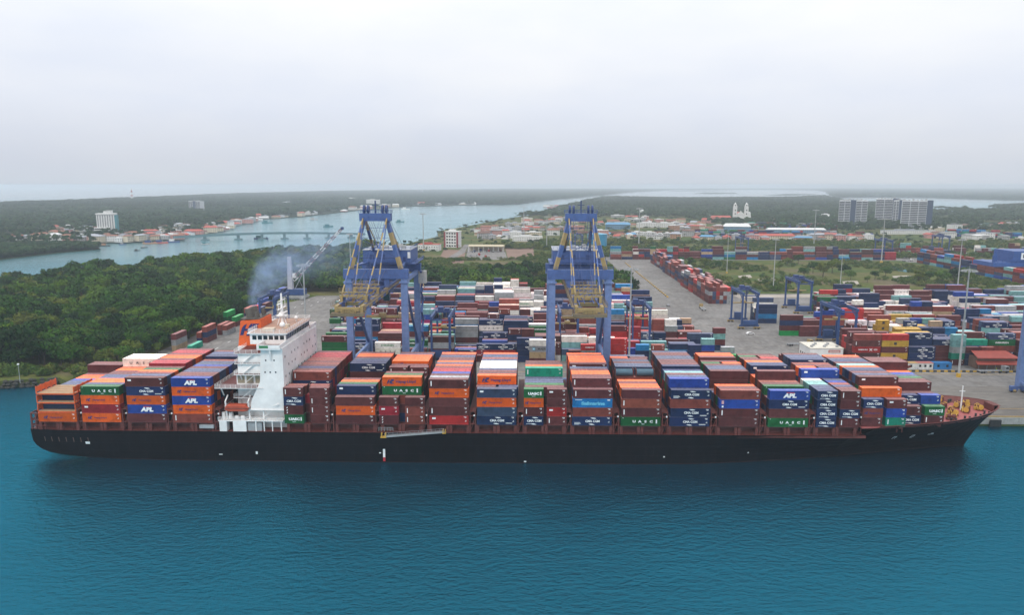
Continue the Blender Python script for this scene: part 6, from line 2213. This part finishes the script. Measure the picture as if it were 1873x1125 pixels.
def patch(seed):
    """unit square of canopy: many crowns, used for far woods only"""
    q = random.Random(seed); b = MB()
    for k in range(11):
        cx, cy, r = q.uniform(-.5, .5), q.uniform(-.5, .5), q.uniform(.10, .17); h = q.uniform(.62, 1.0)
        for j in range(16):
            z = q.uniform(-.5, 1); a = q.uniform(0, 2 * pi); s = sqrt(1 - z * z) * r
            p = Vector((cx + s * cos(a), cy + s * sin(a), h - .25 + z * .25))
            t1 = Vector((q.uniform(-1, 1), q.uniform(-1, 1), q.uniform(-1, 1))).normalized(); t2 = Vector((q.uniform(-1, 1), q.uniform(-1, 1), q.uniform(-1, 1))).normalized()
            w_ = r * .75
            b.add([p - Vector((t1.x * w_, t1.y * w_, t1.z * .2)), p - Vector((t2.x * w_, t2.y * w_, t2.z * .2)), p + Vector((t1.x * w_, t1.y * w_, t1.z * .2)), p + Vector((t2.x * w_, t2.y * w_, t2.z * .2))], [(0, 1, 2, 3)])
    return b.mesh('canopy_patch', [M['palm']])


FARC = [crown(120 + k, 5.0, 11 + k, 5, 110, 1.5, M['palm'], name='far_crown') for k in range(3)] + [palm_crown(140 + k) for k in range(2)]
PATCH = [patch(160 + k) for k in range(5)]


def scatter(name, pts, meshes, label):
    """one stuff object: instances on a cloud of ground points. pts: (x, y, z, sxy, sz)"""
    src = bpy.data.collections.new(name + '_kinds')
    for k, me in enumerate(meshes):
        src.objects.link(bpy.data.objects.new('%s_kind_%d' % (name, k), me))
    me = bpy.data.meshes.new(name)
    me.from_pydata([p[:3] for p in pts], [], [])
    for nm, typ, dat in (('size', 'FLOAT_VECTOR', [c for p in pts for c in (p[3], p[3], p[4])]), ('turn', 'FLOAT_VECTOR', [c for p in pts for c in (0, 0, R.uniform(0, 6.28))]), ):
        a_ = me.attributes.new(nm, typ, 'POINT'); a_.data.foreach_set('vector', dat)
    a_ = me.attributes.new('pick', 'INT', 'POINT'); a_.data.foreach_set('value', [R.randrange(len(meshes)) for _ in pts])
    o = put(name, me)
    g = bpy.data.node_groups.new(name, 'GeometryNodeTree')
    g.interface.new_socket('Geometry', in_out='INPUT', socket_type='NodeSocketGeometry')
    g.interface.new_socket('Geometry', in_out='OUTPUT', socket_type='NodeSocketGeometry')
    gi, go = g.nodes.new('NodeGroupInput'), g.nodes.new('NodeGroupOutput')
    ci = g.nodes.new('GeometryNodeCollectionInfo'); ci.inputs[0].default_value = src
    ci.inputs['Separate Children'].default_value = True; ci.inputs['Reset Children'].default_value = True
    ip = g.nodes.new('GeometryNodeInstanceOnPoints'); ip.inputs['Pick Instance'].default_value = True
    def attr(nm, typ):
        n_ = g.nodes.new('GeometryNodeInputNamedAttribute'); n_.data_type = typ; n_.inputs['Name'].default_value = nm
        return next(s_ for s_ in n_.outputs if s_.enabled and s_.name == 'Attribute')
    g.links.new(gi.outputs[0], ip.inputs['Points']); g.links.new(ci.outputs[0], ip.inputs['Instance'])
    g.links.new(attr('pick', 'INT'), ip.inputs['Instance Index']); g.links.new(attr('turn', 'FLOAT_VECTOR'), ip.inputs['Rotation']); g.links.new(attr('size', 'FLOAT_VECTOR'), ip.inputs['Scale'])
    g.links.new(ip.outputs[0], go.inputs[0])
    md = o.modifiers.new('scatter', 'NODES'); md.node_group = g
    return tag(o, label, None, None, 'stuff')


def inside(p, poly):
    x, y = p[0], p[1]; c = False
    for (x0, y0), (x1, y1) in zip(poly, poly[1:] + poly[:1]):
        if (y0 > y) != (y1 > y) and x < (x1 - x0) * (y - y0) / (y1 - y0) + x0:
            c = not c
    return c


def clear(x, y, pad=0):
    return all((x - q[0]) ** 2 + (y - q[1]) ** 2 > (q[2] + pad) ** 2 for q in KEEP)


def shrinkq(poly, d):
    cx = sum(p[0] for p in poly) / len(poly); cy = sum(p[1] for p in poly) / len(poly)
    return [(p[0] + (cx - p[0]) * d, p[1] + (cy - p[1]) * d) for p in poly]


# the mangrove wood between river and yard
def in_wood(x, y):
    u, v = unport(x, y)
    if not inside((x, y), port_poly): return 0
    if v < 318 + max(0, (-170 - u)) * .02: return 0
    if v < 560 and u > -183 - max(0, (300 - v)) * .3: return 0
    if 505 < v < 556 and -208 < u < -140: return 0
    if u > 82: return 0
    if u > -183 and v < 562: return 0
    top = 940 if u < -195 else max(690, 920 - (u + 195) * 2.6)
    if v > top: return 0
    if v > 600 and -20 < u < 60: return .12 if sin(u * .09) + cos(v * .07) > -.3 else .6
    if u > 40 and v > 640: return .5
    return 1


wood = []
STEP = 7.2
y = 300.0
row_i = 0
while y < 960:
    x = -640.0 + (row_i % 2) * STEP * .5
    while x < 130:
        px, py = x + R.uniform(-2.4, 2.4), y + R.uniform(-2.4, 2.4)
        d_ = in_wood(px, py)
        if d_ and R.random() < d_ * (.97 if sin(px * .021) + sin(py * .027 + px * .01) > -1.1 else .7) and clear(px, py, 2) and abs(px) < py * .80 + 30:
            wood.append((px, py))
        x += STEP
    y += STEP * .87; row_i += 1


def shown(p):
    a, b_ = pix((p[0], p[1], 10))
    return -30 < a < 1900 and b_ < 760


near = sorted([p for p in wood if shown(p)], key=lambda p: p[1])
big = near[:300]
bs = set(big)
proto = []
for k, (x, y) in enumerate(big):
    s = R.uniform(.6, 1.3) * (1.05 + .3 * sin(x * .045) * cos(y * .038))
    o = empty('mangrove_tree', (x, y, GZ - .1), R.uniform(0, 6.28), 'dense green mangrove tree in the wood left of the ship', 'tree', 'mangrove trees in the wood left of the ship')
    o.scale = (s, s, s * R.uniform(.85, 1.15))
    put('trunk', TR[k % 3], o); put('crown', CR[R.randrange(6)], o)
scatter('mangrove_wood', [(p[0], p[1], GZ - .2, (s := R.uniform(.6, 1.25) * (1.05 + .3 * sin(p[0] * .045) * cos(p[1] * .038))), s * R.uniform(.75, 1.2)) for p in wood if p not in bs], CRL, 'dense green mangrove wood stretching back to the river')
# bank vegetation and shrubs
shr = []
for _ in range(2600):
    u, v = R.uniform(-170, 85), R.uniform(600, 840)
    p = port(u, v)
    if (v > 690 or in_wood(p.x, p.y)) and clear(p.x, p.y, 1) and sin(u * .05) + cos(v * .06) > R.uniform(-1.4, 1): shr.append((p.x, p.y, GZ - .2, (s := R.uniform(.6, 1.3)), s * .8))
for _ in range(2400):
    u, v = R.uniform(150, 408), R.uniform(568, 816)
    k = sin(u * .035 + 1) + cos(v * .05) + sin(u * .08 + v * .03)
    if k > R.uniform(-.2, 1.6):
        p = port(u, v); shr.append((p.x, p.y, GZ, (s := R.uniform(.35, 1.25)), s * .8))
for _ in range(5200):
    u, v = R.uniform(-60, 760), R.uniform(842, 1080)
    p = port(u, v)
    k = sin(u * .02) + cos(v * .045 + u * .01)
    if k > R.uniform(-1.2, 1.2) and clear(p.x, p.y, 2) and inside(p, port_poly) and not (80 < u < 420 and v < 850) and not (425 < u < 645 and 874 < v < 892):
        shr.append((p.x, p.y, GZ, (s := R.uniform(.7, 2.0)), s * .9))
for k in range(420):
    p = ground(R.uniform(-60, 330), R.uniform(690, 704), GZ)
    if inside(p, port_poly): shr.append((p.x, p.y + R.uniform(4, 16), GZ - .2, (s := R.uniform(.5, 1.2)), s))
scatter('undergrowth', shr, SHR, 'rough green shrubs and bushes on open ground around the yard')
# single trees in the field
TREES = [(1505, 507, 1.4), (1487, 500, 1.1), (1522, 500, 1.3), (1544, 503, 1.0), (1470, 508, .9), (1556, 512, .8), (1680, 516, 1.1), (1745, 519, 1.35), (1768, 517, 1.2), (1722, 520, 1.2), (1700, 514, .8), (1620, 507, .9), (1262, 487, 1.0), (1288, 490, 1.0), (1316, 492, .8), (1440, 487, .9), (1460, 483, 1.0), (1425, 494, .7), (1586, 517, .6), (1600, 512, .8)]
for k, (px, py, s) in enumerate(TREES):
    p = ground(px, py, GZ)
    o = empty('field_tree', p, k * 1.3, 'bushy dark green tree, %s from the left in the grass field' % nth(1 + sorted(t_[0] for t_ in TREES).index(px)), 'tree', 'trees in the grass field')
    o.scale = (s, s, s)
    put('trunk', TR[k % 3], o); put('crown', CR[k % 6], o)
# woods beyond the port and across the river
LAG = [G((1590, 362), (1700, 361.5), (1845, 366), (1850, 379), (1760, 385), (1700, 384), (1540, 369))]
PONDS = [G(*q, z=GZ) for q in (((1700, 384), (1745, 384), (1742, 389), (1702, 388)), ((1765, 381), (1830, 380), (1828, 386), (1772, 387)), ((1790, 408), (1873, 406), (1873, 413), (1800, 415)), ((1765, 409), (1785, 408), (1786, 412), (1768, 413)), ((1690, 399), (1740, 398), (1740, 402), (1692, 403)))]
for q in PONDS:
    sheet('fish_pond', q, GZ + .1, M['water'])
KEEPQ = {}
for q in KEEP:
    for i in (-1, 0, 1):
        for j in (-2, -1, 0): KEEPQ[(int(q[0] // 60) + i, int(q[1] // 60) + j)] = 1
far = []; pat = []
y = 860.0
while y < 15000:
    st = max(8.0, y / 115.0)
    lim = y * .74 + 60
    x = -lim
    while x < lim:
        px, py = x + R.uniform(-.5, .5) * st, y + R.uniform(-.5, .5) * st
        x += st
        p = (px, py)
        u, v = unport(px, py)
        if inside(p, port_poly):
            z = GZ
            if v < 842 or in_wood(px, py): continue
            dens = .30 if v < 1080 else .55 if v < 1500 else .96
            if -220 < px < 420 and py < 1900: dens = .19 if v > 900 else .25
            elif px >= 420 and v < 1300: dens = .14
        elif inside(p, far_poly):
            z = 1.6
            dens = .8 if y < 1500 else .96
            if KEEPQ.get((int(px // 60), int(py // 60))): dens = .42 if px < -560 else .15
        else:
            continue
        if R.random() > dens or not clear(px, py, 3): continue
        if any(inside(p, q) for q in PONDS): continue
        if y < 2600:
            s = R.uniform(.7, 1.25) * max(1, st / 9.5); k_ = .5 if dens < .3 else 1
            far.append((px, py, z - .2, s * (.5 + k_ / 2), R.uniform(.75, 1.15) * k_))
        else:
            pat.append((px, py, z - .3, st * 1.25, R.uniform(9, 14)))
    y += st * .9
isl = G((-200, 484), (0, 474.5), (60, 467.5), (120, 461), (182, 456.3), (177, 453), (120, 452.6), (0, 455.6), (-200, 460.5))
for _ in range(5200):
    p = ground(R.uniform(-60, 184), R.uniform(452, 482), .8)
    if inside(p, isl): far.append((p.x, p.y, .5, (s := R.uniform(.6, 1.1)), s * .75))
scatter('far_woods', far, FARC, 'palm groves and woods beyond the port and across the river')
scatter('distant_forest', pat, PATCH, 'endless flat forest fading into haze toward the horizon')
print('wood', len(wood), 'far', len(far), 'patch', len(pat), 'shrub', len(shr))

# ------------------------------------------------------------------ funnel smoke
m = bpy.data.materials.new('funnel_smoke'); m.use_nodes = True
tt = m.node_tree
for n_ in list(tt.nodes): tt.nodes.remove(n_)
out = tt.nodes.new('ShaderNodeOutputMaterial'); vol = tt.nodes.new('ShaderNodeVolumePrincipled')
vol.inputs['Color'].default_value = (.42, .56, .80, 1)
geo = tt.nodes.new('ShaderNodeNewGeometry')
def sp(px, py, v):
    u, z = side(px, py, v); return port(u, v, z)
puffs = [(port(-91.6, 237.5, 47.5), 1.6), (sp(462, 552, 240), 2.4), (sp(468, 537, 244), 3.8), (sp(476, 522, 248), 5.2), (sp(488, 508, 253), 7), (sp(500, 494, 258), 8.5), (sp(522, 482, 266), 10), (sp(548, 472, 276), 12), (sp(585, 462, 290), 14), (sp(625, 455, 305), 15)]
acc = None
for i, (c_, r_) in enumerate(puffs):
    dn = tt.nodes.new('ShaderNodeVectorMath'); dn.operation = 'DISTANCE'; dn.inputs[1].default_value = c_
    tt.links.new(geo.outputs['Position'], dn.inputs[0])
    mr = tt.nodes.new('ShaderNodeMapRange'); mr.inputs['From Min'].default_value = 0; mr.inputs['From Max'].default_value = r_
    mr.inputs['To Min'].default_value = (1.0, .9, .8, .62, .5, .38, .26, .16, .09, .05)[i]; mr.inputs['To Max'].default_value = 0; mr.interpolation_type = 'SMOOTHSTEP'
    tt.links.new(dn.outputs['Value'], mr.inputs['Value'])
    if acc is None: acc = mr.outputs[0]
    else:
        mx_ = tt.nodes.new('ShaderNodeMath'); mx_.operation = 'MAXIMUM'
        tt.links.new(acc, mx_.inputs[0]); tt.links.new(mr.outputs[0], mx_.inputs[1]); acc = mx_.outputs[0]
nz = tt.nodes.new('ShaderNodeTexNoise'); nz.inputs['Scale'].default_value = .22; nz.inputs['Detail'].default_value = 5; nz.inputs['Roughness'].default_value = .65
tt.links.new(geo.outputs['Position'], nz.inputs['Vector'])
rp = tt.nodes.new('ShaderNodeMapRange'); rp.inputs['From Min'].default_value = .40; rp.inputs['From Max'].default_value = .66
tt.links.new(nz.outputs['Fac'], rp.inputs['Value'])
mu = tt.nodes.new('ShaderNodeMath'); mu.operation = 'MULTIPLY'; tt.links.new(acc, mu.inputs[0]); tt.links.new(rp.outputs[0], mu.inputs[1])
m2 = tt.nodes.new('ShaderNodeMath'); m2.operation = 'MULTIPLY'; m2.inputs[1].default_value = .55; tt.links.new(mu.outputs[0], m2.inputs[0])
tt.links.new(m2.outputs[0], vol.inputs['Density']); tt.links.new(vol.outputs[0], out.inputs['Volume'])
b = MB()
lo = [min(c_[k] - r_ for c_, r_ in puffs) for k in range(3)]; hi = [max(c_[k] + r_ for c_, r_ in puffs) for k in range(3)]
b.box(lo[0], hi[0], lo[1], hi[1], lo[2], min(hi[2], 91))
tag(b.obj('smoke', m), 'thin bluish exhaust smoke drifting up from the orange funnel', None, None, 'stuff')
# ------------------------------------------------------------------ render settings
scene.view_settings.view_transform = 'Standard'
scene.view_settings.look = 'None'
scene.view_settings.exposure = 0.0
scene.view_settings.gamma = 1.0
scene.render.engine = 'CYCLES'
cy = scene.cycles
cy.max_bounces = 6
cy.diffuse_bounces = 3
cy.glossy_bounces = 3
cy.transmission_bounces = 3
cy.transparent_max_bounces = 8
cy.volume_bounces = 1
cy.use_denoising = True
cy.sample_clamp_indirect = 4
